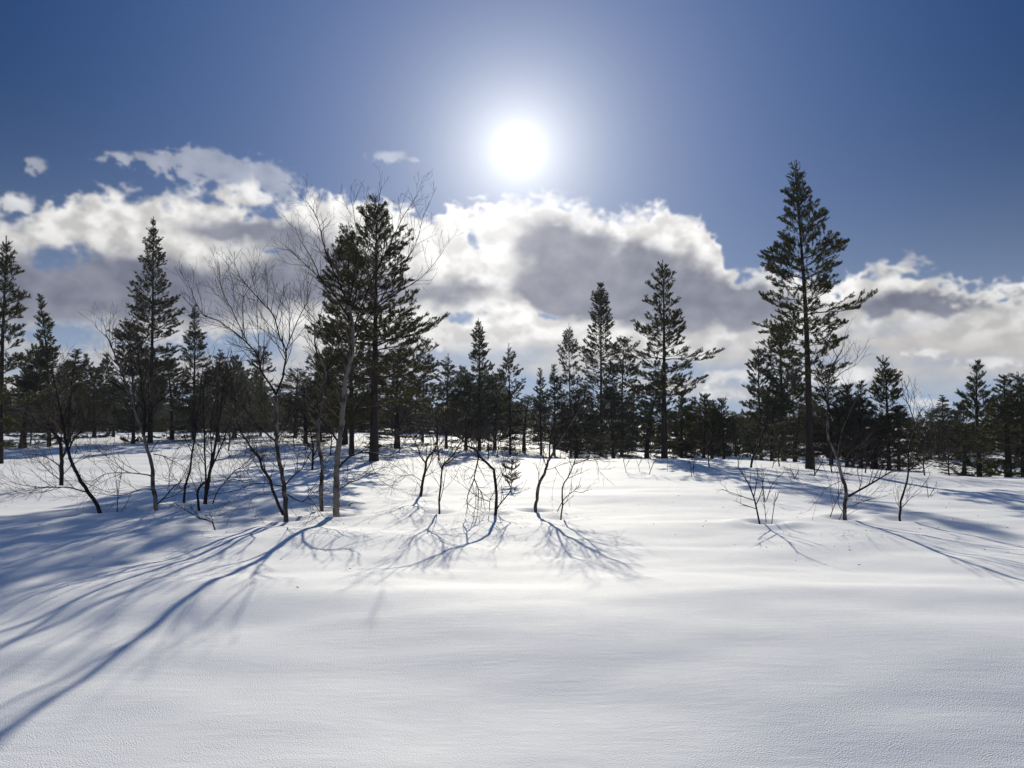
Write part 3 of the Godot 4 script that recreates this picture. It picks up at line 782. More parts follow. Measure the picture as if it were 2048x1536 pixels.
	birch("fallen_twig", -3.281, -16.323, 717, "short dark stick lying on the snow beside the pale trunked birch", "twig", "bare birches in the snow", 0, 0, [
		[0.016, 0.008, -0.00, -0.00, 0.00, 0.08, 0.02, -0.04, 0.19, 0.04, -0.10],
		[0.01, 0.005, 0.19, 0.04, -0.10, 0.28, 0.03, -0.16, 0.35, 0.02, -0.20],
	])
	birch("birch_sapling", 3.925, -13.017, 718, "spindly bare bush of several bowed shoots before the tallest pine", "birch", "bare birches in the snow", 0, 0.3, [
		[0.017, 0.004, 0.00, -0.00, 0.00, -0.08, 0.28, -0.05, -0.11, 0.41, -0.07, -0.18, 0.61, -0.11, -0.26, 0.76, -0.14, -0.32, 0.87, -0.16, -0.26, 1.09, -0.20],
		[0.008, 0.003, -0.11, 0.34, -0.06, -0.41, 0.44, 0.09, -0.68, 0.54, 0.24],
		[0.007, 0.003, -0.08, 0.21, -0.04, -0.32, 0.29, 0.13, -0.51, 0.37, 0.26],
		[0.009, 0.003, -0.10, 0.40, -0.07, -0.01, 0.65, -0.20, 0.03, 0.80, -0.27],
		[0.009, 0.003, -0.07, 0.28, -0.05, 0.07, 0.51, -0.19, 0.14, 0.80, -0.35],
	])
	birch("birch_sapling", 4.084, -13.123, 719, "pair of straight thin shoots just right of the spindly bush", "birch", "bare birches in the snow", 0, 0.2, [
		[0.009, 0.003, -0.00, -0.00, 0.00, 0.07, 0.20, -0.04, 0.10, 0.30, -0.07, 0.13, 0.46, -0.10],
		[0.006, 0.003, 0.10, 0.30, -0.07, 0.17, 0.41, -0.13, 0.22, 0.47, -0.17],
		[0.007, 0.003, -0.06, -0.00, 0.00, -0.05, 0.22, -0.10, -0.06, 0.45, -0.20],
	])
	birch("birch_sapling", 5.226, -17.002, 720, "small forked shoot standing behind the spindly bush", "birch", "bare birches in the snow", 0, 0.35, [
		[0.013, 0.004, -0.00, -0.00, 0.00, -0.04, 0.13, -0.04, -0.04, 0.42, -0.14, -0.02, 0.62, -0.20],
		[0.01, 0.003, -0.00, 0.01, 0.00, 0.13, 0.29, -0.09, 0.29, 0.47, -0.15, 0.45, 0.58, -0.20],
	])
	birch("birch_tree", 5.476, -13.630, 721, "bare birch with a strong branch reaching right, below the tallest pine", "birch", "bare birches in the snow", 0.16, 0.75, [
		[0.034, 0.008246, -0.00, -0.00, 0.00, 0.01, 0.23, -0.02, 0.05, 0.45, -0.05, 0.01, 0.63, -0.07, -0.03, 0.82, -0.09, -0.07, 1.02, -0.11, -0.16, 1.21, -0.13, -0.19, 1.43, -0.16, -0.18, 1.84, -0.20, -0.15, 2.13, -0.23, -0.08, 2.47, -0.26, 0.12, 2.81, -0.30],
		[0.0221, 0.00455, 0.07, 0.36, -0.04, 0.29, 0.52, 0.08, 0.50, 0.67, 0.18, 0.66, 0.80, 0.27, 0.82, 0.95, 0.36],
		[0.0117, 0.00325, -0.05, 1.00, -0.11, 0.01, 1.22, -0.19, 0.10, 1.46, -0.28, 0.28, 1.75, -0.39, 0.47, 2.05, -0.51],
		[0.0117, 0.00325, 0.07, 0.92, -0.09, 0.10, 1.09, 0.00, 0.23, 1.21, 0.11, 0.40, 1.47, 0.31],
		[0.00715, 0.00195, 0.01, 0.63, -0.07, -0.41, 0.50, 0.21, -0.51, 0.37, 0.33],
		[0.0065, 0.00195, 0.03, 0.17, -0.02, 0.30, 0.31, 0.13, 0.58, 0.40, 0.28],
		[0.0078, 0.0026, -0.03, 0.12, -0.01, -0.09, 0.26, -0.06, -0.03, 0.53, -0.15, -0.03, 0.74, -0.21],
		[0.0078, 0.0026, -0.24, 0.03, -0.01, -0.10, 0.30, -0.07, 0.03, 0.48, -0.11],
		[0.0065, 0.0026, -0.13, -0.09, 0.00, -0.13, 0.06, 0.15, -0.13, 0.21, 0.30],
		[0.0078, 0.0026, -0.17, 1.87, -0.20, -0.24, 2.13, -0.35, -0.25, 2.40, -0.50],
		[0.0091, 0.0026, -0.15, 2.13, -0.23, -0.06, 2.33, -0.11, 0.06, 2.45, -0.02, 0.20, 2.54, 0.07],
	])
	birch("birch_tree", 6.330, -13.523, 722, "dark bare birch with a fan of upswept branches on the right side of the snow", "birch", "bare birches in the snow", 0, 0.75, [
		[0.0216, 0.006197, -0.00, -0.00, 0.00, 0.02, 0.17, -0.03, 0.07, 0.37, -0.06, 0.16, 0.60, -0.09, 0.22, 0.82, -0.12, 0.24, 1.07, -0.16, 0.30, 1.28, -0.19, 0.38, 1.46, -0.22, 0.37, 1.66, -0.25, 0.32, 1.85, -0.28, 0.28, 2.00, -0.30],
		[0.0126, 0.0035, 0.22, 0.78, -0.12, 0.37, 0.98, 0.03, 0.50, 1.09, 0.14, 0.52, 1.34, 0.28],
		[0.0091, 0.0028, 0.38, 1.46, -0.22, 0.60, 1.79, -0.43, 0.77, 1.86, -0.52],
		[0.0077, 0.0021, 0.03, 0.17, -0.03, 0.08, 0.28, 0.07, 0.12, 0.36, 0.14, 0.22, 0.47, 0.27],
		[0.0084, 0.0028, 0.37, 0.98, 0.03, 0.53, 1.05, 0.13, 0.64, 1.22, 0.23],
		[0.007, 0.0028, 0.05, 0.15, -0.03, 0.02, 0.22, -0.09, 0.09, 0.42, -0.23],
		[0.0084, 0.0028, 0.23, 1.02, -0.15, 0.19, 1.20, -0.34, 0.25, 1.45, -0.55],
	])
	birch("birch_sapling", 9.027, -17.922, 723, "tiny fan of twigs at the edge of the pine shadow, far right of the clearing", "birch", "bare birches in the snow", 0, 0.25, [
		[0.01, 0.003, 0.00, -0.00, 0.00, -0.01, 0.19, -0.06, -0.01, 0.32, -0.10],
		[0.008, 0.003, 0.02, 0.01, 0.00, 0.15, 0.19, -0.06, 0.23, 0.28, -0.10],
		[0.007, 0.003, 0.04, -0.00, 0.00, 0.18, 0.08, -0.06, 0.30, 0.10, -0.10],
	])
	birch("birch_sapling", -7.062, -14.795, 724, "two thin crossing shoots between the left leaning birch and the rough barked one", "birch", "bare birches in the snow", 0, 0.25, [
		[0.01, 0.003, 0.00, -0.00, 0.00, 0.00, 0.30, -0.04, -0.06, 0.61, -0.08, -0.11, 0.79, -0.10],
		[0.006, 0.003, 0.00, 0.30, -0.04, 0.01, 0.57, -0.09, 0.01, 0.79, -0.14],
	])
	birch("birch_sapling", 3.641, -26.060, 725, "short twiggy shoot at the crest, leftmost of those beyond the kinked birch", "birch", "bare birches in the snow", 0, 0.4, [
		[0.012, 0.004, -0.00, -0.00, 0.00, -0.12, 0.45, -0.11, -0.21, 0.79, -0.20],
		[0.008, 0.003, -0.05, 0.20, -0.06, 0.14, 0.48, -0.17, 0.28, 0.71, -0.26],
	])
	birch("birch_sapling", 4.190, -25.566, 726, "bent twiggy shoot slanting right at the crest before the pine with the long arm", "birch", "bare birches in the snow", 0, 0.45, [
		[0.016, 0.004, -0.00, -0.00, 0.00, 0.17, 0.27, -0.06, 0.32, 0.50, -0.12, 0.43, 0.89, -0.20],
		[0.008, 0.003, 0.08, 0.15, -0.03, 0.04, 0.50, -0.15, -0.03, 0.73, -0.23],
	])
	birch("birch_sapling", 4.170, -26.623, 727, "wisp of fine twigs between the leftmost crest shoot and the slanting one", "birch", "bare birches in the snow", 0, 0.4, [
		[0.008, 0.003, 0.00, -0.00, 0.00, -0.11, 0.30, -0.12, -0.19, 0.50, -0.20],
		[0.006, 0.003, -0.07, 0.19, -0.09, 0.05, 0.46, -0.19],
	])
	birch("birch_sapling", 5.417, -24.817, 728, "bushy shoot at the crest where the bank of snow begins to drop", "birch", "bare birches in the snow", 0, 0.5, [
		[0.014, 0.004, 0.00, -0.00, 0.00, -0.05, 0.32, -0.09, -0.10, 0.70, -0.20],
		[0.012, 0.004, 0.02, 0.03, 0.00, 0.07, 0.40, -0.10, 0.16, 0.77, -0.20],
		[0.008, 0.003, -0.03, 0.18, -0.05, 0.24, 0.40, -0.16, 0.41, 0.62, -0.25],
	])
	birch("birch_sapling", 5.106, -27.058, 729, "straight single twig at the crest between the slanting shoot and the bushy one", "birch", "bare birches in the snow", 0, 0.2, [
		[0.007, 0.003, -0.00, -0.00, 0.00, -0.01, 0.31, -0.04, -0.01, 0.71, -0.10],
	])
	birch("birch_sapling", 8.519, -29.585, 730, "dark crooked bush half sunk behind the crest, left of the tallest pine", "birch", "bare birches in the snow", 0, 1, [
		[0.05, 0.014, 0.00, -0.00, 0.00, 0.13, 0.37, -0.05, 0.33, 0.73, -0.10, 0.49, 1.18, -0.15, 0.62, 1.54, -0.20],
		[0.02, 0.006, 0.17, 0.43, -0.06, 0.07, 0.82, -0.22, 0.03, 1.17, -0.36],
		[0.02, 0.006, 0.33, 0.73, -0.10, 0.53, 0.91, 0.05, 0.67, 1.18, 0.20],
	])
	birch("birch_sapling", 9.277, -29.550, 731, "low dark snag on the crest between the crooked bush and the tallest pine", "birch", "bare birches in the snow", 0, 0.7, [
		[0.02, 0.006, 0.00, -0.00, 0.00, 0.11, 0.25, -0.05, 0.20, 0.55, -0.10],
		[0.012, 0.004, 0.06, 0.14, -0.02, 0.35, 0.37, -0.13, 0.57, 0.63, -0.22],
	])
	birch("birch_sapling", 8.176, -23.852, 732, "forked black snag in the shade below the tallest pine", "birch", "bare birches in the snow", 0, 0.25, [
		[0.018, 0.006, 0.00, -0.00, 0.00, -0.05, 0.13, -0.05, -0.12, 0.27, -0.10],
		[0.012, 0.004, -0.01, 0.03, -0.01, 0.10, 0.17, -0.07, 0.15, 0.29, -0.11],
		[0.01, 0.004, -0.06, 0.10, -0.04, -0.13, 0.05, -0.09, -0.15, 0.12, -0.14],
	])
	birch("birch_sapling", 9.032, -24.687, 733, "forked dead stem right beside the foot of the tallest pine", "birch", "bare birches in the snow", 0, 0.5, [
		[0.022, 0.006, -0.00, -0.00, 0.00, 0.02, 0.37, -0.05, 0.03, 0.74, -0.10],
		[0.02, 0.006, -0.00, 0.01, 0.00, 0.16, 0.22, -0.05, 0.30, 0.47, -0.10],
	])
	birch("birch_sapling", -6.571, -27.091, 734, "dark bare birch in the big pine's shadow behind the slim straight birch", "birch", "bare birches among the pines", 0, 1.15, [
		[0.05, 0.015, -0.00, -0.00, 0.00, 0.02, 0.41, -0.09, -0.02, 0.83, -0.18, -0.16, 1.39, -0.30],
		[0.0275, 0.0075, 0.02, 0.41, -0.09, 0.27, 0.84, 0.20, 0.40, 1.33, 0.51],
		[0.025, 0.0075, -0.01, 0.62, -0.13, -0.36, 0.96, -0.49, -0.56, 1.24, -0.73],
		[0.02, 0.006, 0.01, 0.27, -0.07, -0.12, 0.50, 0.33, -0.25, 0.72, 0.73],
		[0.02, 0.006, 0.03, 0.34, -0.07, 0.18, 0.47, -0.48, 0.32, 0.59, -0.87],
	])
	birch("birch_sapling", -13.909, -40.440, 735, "bare birch in the sun behind the many stemmed clump", "birch", "bare birches among the pines", 0, 1.15, [
		[0.04, 0.012, 0.00, -0.00, 0.00, 0.03, 0.51, -0.09, -0.03, 1.02, -0.18, -0.23, 1.71, -0.30],
		[0.022, 0.006, 0.03, 0.51, -0.09, 0.40, 1.03, 0.20, 0.59, 1.62, 0.51],
		[0.02, 0.006, -0.01, 0.77, -0.13, -0.54, 1.19, -0.49, -0.83, 1.54, -0.73],
		[0.016, 0.0048, 0.02, 0.34, -0.07, -0.19, 0.60, 0.33, -0.39, 0.86, 0.73],
		[0.016, 0.0048, 0.04, 0.42, -0.07, 0.27, 0.59, -0.48, 0.49, 0.75, -0.87],
	])
	birch("birch_sapling", -10.022, -35.303, 736, "thin bare birch directly behind the forked birch", "birch", "bare birches among the pines", 0, 1.15, [
		[0.025, 0.0075, -0.00, -0.00, 0.00, -0.09, 0.38, -0.09, -0.10, 0.76, -0.18, -0.02, 1.28, -0.30],
		[0.01375, 0.00375, -0.09, 0.38, -0.09, -0.25, 0.77, 0.21, -0.25, 1.22, 0.51],
		[0.0125, 0.00375, -0.09, 0.57, -0.13, 0.15, 0.89, -0.50, 0.26, 1.14, -0.73],
		[0.01, 0.003, -0.07, 0.25, -0.07, 0.34, 0.46, 0.33, 0.74, 0.66, 0.73],
		[0.01, 0.003, -0.09, 0.32, -0.07, -0.53, 0.43, -0.48, -0.96, 0.55, -0.87],
	])
	birch("birch_sapling", -8.448, -38.337, 737, "bare birch behind the white trunked one, left of the twin pine's foot", "birch", "bare birches among the pines", 0, 1.15, [
		[0.035, 0.0105, -0.00, -0.00, 0.00, 0.04, 0.52, -0.09, -0.00, 1.04, -0.18, -0.18, 1.74, -0.30],
		[0.01925, 0.00525, 0.04, 0.52, -0.09, 0.36, 1.04, 0.20, 0.51, 1.65, 0.51],
		[0.0175, 0.00525, 0.01, 0.78, -0.13, -0.45, 1.21, -0.49, -0.70, 1.57, -0.73],
		[0.014, 0.0042, 0.03, 0.34, -0.07, -0.21, 0.61, 0.33, -0.44, 0.88, 0.73],
		[0.014, 0.0042, 0.05, 0.43, -0.07, 0.31, 0.60, -0.48, 0.56, 0.77, -0.87],
	])
	birch("birch_sapling", -11.791, -44.859, 738, "small bare birch far behind the gap beside the slim birch", "birch", "bare birches among the pines", 0, 1.15, [
		[0.03, 0.009, -0.00, -0.00, 0.00, -0.11, 0.48, -0.09, -0.11, 0.97, -0.18, 0.01, 1.63, -0.30],
		[0.0165, 0.0045, -0.11, 0.48, -0.09, -0.34, 0.98, 0.21, -0.37, 1.54, 0.51],
		[0.015, 0.0045, -0.10, 0.73, -0.13, 0.24, 1.13, -0.50, 0.40, 1.47, -0.73],
		[0.012, 0.0036, -0.08, 0.32, -0.07, 0.40, 0.57, 0.33, 0.88, 0.82, 0.73],
		[0.012, 0.0036, -0.10, 0.40, -0.07, -0.63, 0.56, -0.48, -1.12, 0.72, -0.87],
	])
	birch("birch_sapling", -7.991, -41.370, 739, "small bare birch just left of the big pine's trunk", "birch", "bare birches among the pines", 0, 1.15, [
		[0.03, 0.009, -0.00, -0.00, 0.00, -0.10, 0.44, -0.09, -0.09, 0.90, -0.18, 0.03, 1.50, -0.30],
		[0.0165, 0.0045, -0.10, 0.44, -0.09, -0.32, 0.90, 0.21, -0.36, 1.42, 0.51],
		[0.015, 0.0045, -0.08, 0.67, -0.13, 0.25, 1.04, -0.50, 0.41, 1.35, -0.73],
		[0.012, 0.0036, -0.07, 0.30, -0.07, 0.36, 0.53, 0.33, 0.77, 0.76, 0.73],
		[0.012, 0.0036, -0.09, 0.37, -0.07, -0.55, 0.51, -0.48, -0.99, 0.66, -0.87],
	])
	birch("birch_sapling", -5.550, -40.924, 740, "bare birch just right of the big pine's trunk", "birch", "bare birches among the pines", 0, 1.15, [
		[0.03, 0.009, -0.00, -0.00, 0.00, -0.09, 0.52, -0.09, -0.08, 1.04, -0.18, 0.05, 1.73, -0.30],
		[0.0165, 0.0045, -0.09, 0.52, -0.09, -0.32, 1.04, 0.20, -0.38, 1.64, 0.51],
		[0.015, 0.0045, -0.07, 0.78, -0.13, 0.28, 1.21, -0.49, 0.45, 1.56, -0.73],
		[0.012, 0.0036, -0.06, 0.34, -0.07, 0.34, 0.61, 0.33, 0.73, 0.88, 0.73],
		[0.012, 0.0036, -0.09, 0.43, -0.07, -0.52, 0.59, -0.48, -0.93, 0.76, -0.87],
	])
	birch("birch_sapling", -3.762, -52.201, 741, "small bare birch between the rounded pine and the broad lower pine", "birch", "bare birches among the pines", 0, 1.15, [
		[0.025, 0.0075, 0.00, -0.00, 0.00, -0.10, 0.56, -0.09, -0.08, 1.13, -0.18, 0.10, 1.89, -0.30],
		[0.01375, 0.00375, -0.10, 0.56, -0.09, -0.43, 1.14, 0.21, -0.53, 1.80, 0.51],
		[0.0125, 0.00375, -0.08, 0.85, -0.13, 0.41, 1.32, -0.50, 0.65, 1.70, -0.73],
		[0.01, 0.003, -0.07, 0.38, -0.07, 0.40, 0.67, 0.33, 0.86, 0.96, 0.73],
		[0.01, 0.003, -0.10, 0.47, -0.07, -0.61, 0.65, -0.48, -1.09, 0.84, -0.87],
	])
	birch("birch_sapling", -1.199, -40.440, 742, "bent bare birch right beneath the narrow central pine", "birch", "bare birches among the pines", 0, 1.15, [
		[0.035, 0.0105, -0.00, -0.00, 0.00, 0.07, 0.45, -0.09, 0.04, 0.90, -0.18, -0.11, 1.51, -0.30],
		[0.01925, 0.00525, 0.07, 0.45, -0.09, 0.35, 0.91, 0.21, 0.45, 1.44, 0.51],
		[0.0175, 0.00525, 0.04, 0.68, -0.13, -0.36, 1.05, -0.50, -0.57, 1.36, -0.73],
		[0.014, 0.0042, 0.05, 0.30, -0.07, -0.28, 0.54, 0.33, -0.61, 0.78, 0.73],
		[0.014, 0.0042, 0.07, 0.38, -0.07, 0.43, 0.52, -0.48, 0.77, 0.66, -0.87],
	])
	birch("birch_sapling", -0.803, -42.806, 743, "thin bare birch between the central pine and the sparse slender pine", "birch", "bare birches among the pines", 0, 1.15, [
		[0.022, 0.0066, -0.00, -0.00, 0.00, 0.08, 0.46, -0.09, 0.05, 0.92, -0.18, -0.11, 1.55, -0.30],
		[0.0121, 0.0033, 0.08, 0.46, -0.09, 0.36, 0.93, 0.21, 0.47, 1.48, 0.51],
		[0.011, 0.0033, 0.05, 0.69, -0.13, -0.38, 1.08, -0.50, -0.60, 1.39, -0.73],
		[0.0088, 0.00264, 0.05, 0.31, -0.07, -0.30, 0.55, 0.33, -0.65, 0.79, 0.73],
		[0.0088, 0.00264, 0.08, 0.38, -0.07, 0.46, 0.53, -0.48, 0.83, 0.67, -0.87],
	])
	birch("birch_sapling", 0.628, -57.657, 744, "small bare birch right of the sparse slender pine", "birch", "bare birches among the pines", 0, 1.15, [
		[0.02, 0.006, 0.00, 0.00, 0.00, -0.10, 0.47, -0.09, -0.07, 0.94, -0.18, 0.14, 1.57, -0.30],
		[0.011, 0.003, -0.10, 0.47, -0.09, -0.49, 0.95, 0.22, -0.63, 1.50, 0.51],
		[0.01, 0.003, -0.07, 0.70, -0.13, 0.50, 1.09, -0.50, 0.79, 1.40, -0.73],
		[0.008, 0.0024, -0.07, 0.31, -0.07, 0.41, 0.56, 0.33, 0.89, 0.80, 0.73],
		[0.008, 0.0024, -0.10, 0.39, -0.07, -0.63, 0.54, -0.48, -1.12, 0.68, -0.87],
	])
	birch("birch_sapling", 3.462, -59.579, 745, "small bare birch under the twin narrow pines", "birch", "bare birches among the pines", 0, 1.15, [
		[0.022, 0.0066, 0.00, -0.00, 0.00, 0.12, 0.64, -0.09, 0.09, 1.29, -0.18, -0.12, 2.16, -0.30],
		[0.0121, 0.0033, 0.12, 0.64, -0.09, 0.50, 1.30, 0.21, 0.62, 2.05, 0.51],
		[0.011, 0.0033, 0.08, 0.97, -0.13, -0.48, 1.50, -0.50, -0.76, 1.94, -0.73],
		[0.0088, 0.00264, 0.08, 0.43, -0.07, -0.45, 0.76, 0.33, -0.97, 1.09, 0.73],
		[0.0088, 0.00264, 0.11, 0.54, -0.07, 0.69, 0.74, -0.48, 1.23, 0.95, -0.87],
	])
	birch("birch_sapling", -24.543, -58.786, 746, "bare twin birch right of the left pointed pine's trunk", "birch", "bare birches among the pines", 0, 1.15, [
		[0.03, 0.009, 0.00, -0.00, 0.00, -0.15, 0.53, -0.09, -0.17, 1.07, -0.18, -0.02, 1.78, -0.30],
		[0.0165, 0.0045, -0.15, 0.53, -0.09, -0.43, 1.07, 0.22, -0.46, 1.68, 0.51],
		[0.015, 0.0045, -0.14, 0.80, -0.13, 0.27, 1.24, -0.50, 0.46, 1.61, -0.73],
		[0.012, 0.0036, -0.11, 0.35, -0.07, 0.55, 0.62, 0.33, 1.20, 0.89, 0.73],
		[0.012, 0.0036, -0.14, 0.44, -0.07, -0.86, 0.62, -0.48, -1.53, 0.79, -0.87],
	])
	birch("birch_sapling", -25.726, -63.177, 747, "thin bare birch second to the right of the left pointed pine's trunk", "birch", "bare birches among the pines", 0, 1.15, [
		[0.02, 0.006, -0.00, 0.00, 0.00, -0.16, 0.53, -0.09, -0.17, 1.06, -0.18, -0.00, 1.76, -0.30],
		[0.011, 0.003, -0.16, 0.53, -0.09, -0.47, 1.06, 0.22, -0.51, 1.67, 0.51],
		[0.01, 0.003, -0.15, 0.79, -0.13, 0.31, 1.23, -0.50, 0.52, 1.59, -0.73],
		[0.008, 0.0024, -0.11, 0.35, -0.07, 0.58, 0.62, 0.33, 1.27, 0.88, 0.73],
		[0.008, 0.0024, -0.15, 0.44, -0.07, -0.90, 0.61, -0.48, -1.61, 0.79, -0.87],
	])
	birch("birch_sapling", -43.116, -86.330, 748, "small bare birch far back left of the left pointed pine", "birch", "bare birches among the pines", 0, 1.15, [
		[0.03, 0.009, 0.00, -0.00, 0.00, -0.22, 0.78, -0.09, -0.23, 1.57, -0.18, -0.00, 2.62, -0.30],
		[0.0165, 0.0045, -0.22, 0.78, -0.09, -0.66, 1.57, 0.22, -0.74, 2.48, 0.51],
		[0.015, 0.0045, -0.20, 1.18, -0.13, 0.44, 1.83, -0.50, 0.74, 2.36, -0.73],
		[0.012, 0.0036, -0.15, 0.52, -0.07, 0.77, 0.92, 0.33, 1.69, 1.31, 0.73],
		[0.012, 0.0036, -0.21, 0.65, -0.07, -1.21, 0.91, -0.48, -2.15, 1.18, -0.87],
	])
	birch("birch_sapling", -51.345, -96.917, 749, "small bare birch far back above the left leaning birch", "birch", "bare birches among the pines", 0, 1.15, [
		[0.025, 0.0075, 0.00, -0.00, 0.00, -0.24, 0.84, -0.09, -0.25, 1.69, -0.18, 0.01, 2.82, -0.30],
		[0.01375, 0.00375, -0.24, 0.84, -0.09, -0.75, 1.69, 0.22, -0.85, 2.67, 0.51],
		[0.0125, 0.00375, -0.22, 1.27, -0.13, 0.51, 1.97, -0.50, 0.85, 2.55, -0.73],
		[0.01, 0.003, -0.17, 0.56, -0.07, 0.85, 0.98, 0.33, 1.87, 1.40, 0.73],
		[0.01, 0.003, -0.23, 0.70, -0.07, -1.34, 0.98, -0.48, -2.39, 1.27, -0.87],
	])
	birch("birch_sapling", -27.575, -47.225, 750, "dark bare birch among the low pine boughs at the left edge", "birch", "bare birches among the pines", 0, 1.15, [
		[0.05, 0.015, -0.00, -0.00, 0.00, 0.01, 0.68, -0.09, -0.09, 1.37, -0.18, -0.35, 2.29, -0.30],
		[0.0275, 0.0075, 0.01, 0.68, -0.09, 0.48, 1.37, 0.20, 0.75, 2.16, 0.51],
		[0.025, 0.0075, -0.05, 1.03, -0.13, -0.74, 1.60, -0.49, -1.13, 2.07, -0.73],
		[0.02, 0.006, 0.00, 0.45, -0.07, -0.17, 0.80, 0.33, -0.34, 1.14, 0.73],
		[0.02, 0.006, 0.03, 0.57, -0.07, 0.22, 0.79, -0.48, 0.40, 1.02, -0.87],
	])
	birch("birch_sapling", -26.728, -57.364, 751, "small bare birch far back behind the rough barked birch", "birch", "bare birches among the pines", 0, 1.15, [
		[0.03, 0.009, -0.00, 0.00, 0.00, 0.05, 0.57, -0.09, -0.04, 1.15, -0.18, -0.32, 1.91, -0.30],
		[0.0165, 0.0045, 0.05, 0.57, -0.09, 0.56, 1.15, 0.21, 0.82, 1.81, 0.51],
		[0.015, 0.0045, -0.01, 0.86, -0.13, -0.75, 1.34, -0.50, -1.16, 1.73, -0.73],
		[0.012, 0.0036, 0.03, 0.38, -0.07, -0.27, 0.67, 0.33, -0.57, 0.96, 0.73],
		[0.012, 0.0036, 0.06, 0.48, -0.07, 0.39, 0.66, -0.48, 0.71, 0.85, -0.87],
	])
	birch("birch_sapling", -16.411, -51.696, 752, "small bare birch left of the thin middle pine's foot", "birch", "bare birches among the pines", 0, 1.15, [
		[0.03, 0.009, 0.00, -0.00, 0.00, -0.13, 0.56, -0.09, -0.14, 1.12, -0.18, 0.00, 1.88, -0.30],
		[0.0165, 0.0045, -0.13, 0.56, -0.09, -0.39, 1.12, 0.21, -0.42, 1.78, 0.51],
		[0.015, 0.0045, -0.12, 0.84, -0.13, 0.27, 1.31, -0.50, 0.44, 1.69, -0.73],
		[0.012, 0.0036, -0.09, 0.37, -0.07, 0.47, 0.66, 0.33, 1.02, 0.94, 0.73],
		[0.012, 0.0036, -0.12, 0.47, -0.07, -0.73, 0.65, -0.48, -1.31, 0.84, -0.87],
	])
	birch("birch_sapling", -20.224, -55.723, 753, "small bare birch just right of the second left pine", "birch", "bare birches among the pines", 0, 1.15, [
		[0.03, 0.009, 0.00, -0.00, 0.00, 0.06, 0.60, -0.09, -0.02, 1.21, -0.18, -0.28, 2.03, -0.30],
		[0.0165, 0.0045, 0.06, 0.60, -0.09, 0.53, 1.21, 0.21, 0.76, 1.91, 0.51],
		[0.015, 0.0045, 0.00, 0.91, -0.13, -0.68, 1.42, -0.50, -1.05, 1.83, -0.73],
		[0.012, 0.0036, 0.04, 0.40, -0.07, -0.29, 0.71, 0.33, -0.62, 1.01, 0.73],
		[0.012, 0.0036, 0.07, 0.50, -0.07, 0.43, 0.70, -0.48, 0.77, 0.90, -0.87],
	])
	birch("birch_sapling", 7.171, -29.933, 754, "bare bush half hidden behind the crest left of the small crest pines", "birch", "bare birches among the pines", 0, 1.15, [
		[0.03, 0.009, 0.00, -0.00, 0.00, -0.03, 0.32, -0.09, 0.01, 0.64, -0.18, 0.16, 1.08, -0.30],
		[0.0165, 0.0045, -0.03, 0.32, -0.09, -0.29, 0.66, 0.21, -0.43, 1.04, 0.51],
		[0.015, 0.0045, 0.00, 0.48, -0.13, 0.39, 0.74, -0.50, 0.60, 0.96, -0.73],
		[0.012, 0.0036, -0.02, 0.21, -0.07, 0.14, 0.39, 0.33, 0.29, 0.57, 0.73],
		[0.012, 0.0036, -0.04, 0.27, -0.07, -0.21, 0.36, -0.48, -0.38, 0.45, -0.87],
	])
	birch("birch_sapling", 9.763, -30.108, 755, "bare bush behind the crest just left of the tallest pine", "birch", "bare birches among the pines", 0, 1.15, [
		[0.03, 0.009, 0.00, 0.00, 0.00, -0.02, 0.32, -0.09, 0.03, 0.65, -0.18, 0.19, 1.09, -0.30],
		[0.0165, 0.0045, -0.02, 0.32, -0.09, -0.31, 0.66, 0.21, -0.47, 1.05, 0.51],
		[0.015, 0.0045, 0.01, 0.49, -0.13, 0.43, 0.75, -0.50, 0.66, 0.97, -0.73],
		[0.012, 0.0036, -0.01, 0.22, -0.07, 0.11, 0.40, 0.33, 0.23, 0.57, 0.73],
		[0.012, 0.0036, -0.03, 0.27, -0.07, -0.17, 0.36, -0.48, -0.31, 0.46, -0.87],
	])
	birch("birch_sapling", 10.218, -26.357, 756, "bare bush behind the crest just right of the tallest pine", "birch", "bare birches among the pines", 0, 1.15, [
		[0.03, 0.009, -0.00, -0.00, 0.00, -0.01, 0.28, -0.09, 0.05, 0.56, -0.18, 0.20, 0.95, -0.30],
		[0.0165, 0.0045, -0.01, 0.28, -0.09, -0.29, 0.58, 0.21, -0.46, 0.92, 0.51],
		[0.015, 0.0045, 0.03, 0.42, -0.13, 0.43, 0.65, -0.50, 0.66, 0.84, -0.73],
		[0.012, 0.0036, -0.00, 0.19, -0.07, 0.07, 0.35, 0.33, 0.13, 0.51, 0.73],
		[0.012, 0.0036, -0.02, 0.23, -0.07, -0.10, 0.31, -0.48, -0.18, 0.39, -0.87],
	])
	birch("birch_sapling", 11.353, -26.590, 757, "bare bush behind the crest under the right pointed pine", "birch", "bare birches among the pines", 0, 1.15, [
		[0.03, 0.009, 0.00, 0.00, 0.00, 0.09, 0.33, -0.09, 0.12, 0.67, -0.18, 0.09, 1.12, -0.30],
		[0.0165, 0.0045, 0.09, 0.33, -0.09, 0.15, 0.68, 0.20, 0.09, 1.08, 0.51],
		[0.015, 0.0045, 0.10, 0.50, -0.13, -0.00, 0.77, -0.49, -0.03, 0.99, -0.73],
		[0.012, 0.0036, 0.07, 0.22, -0.07, -0.32, 0.41, 0.33, -0.71, 0.59, 0.73],
		[0.012, 0.0036, 0.08, 0.28, -0.07, 0.51, 0.37, -0.48, 0.91, 0.47, -0.87],
	])
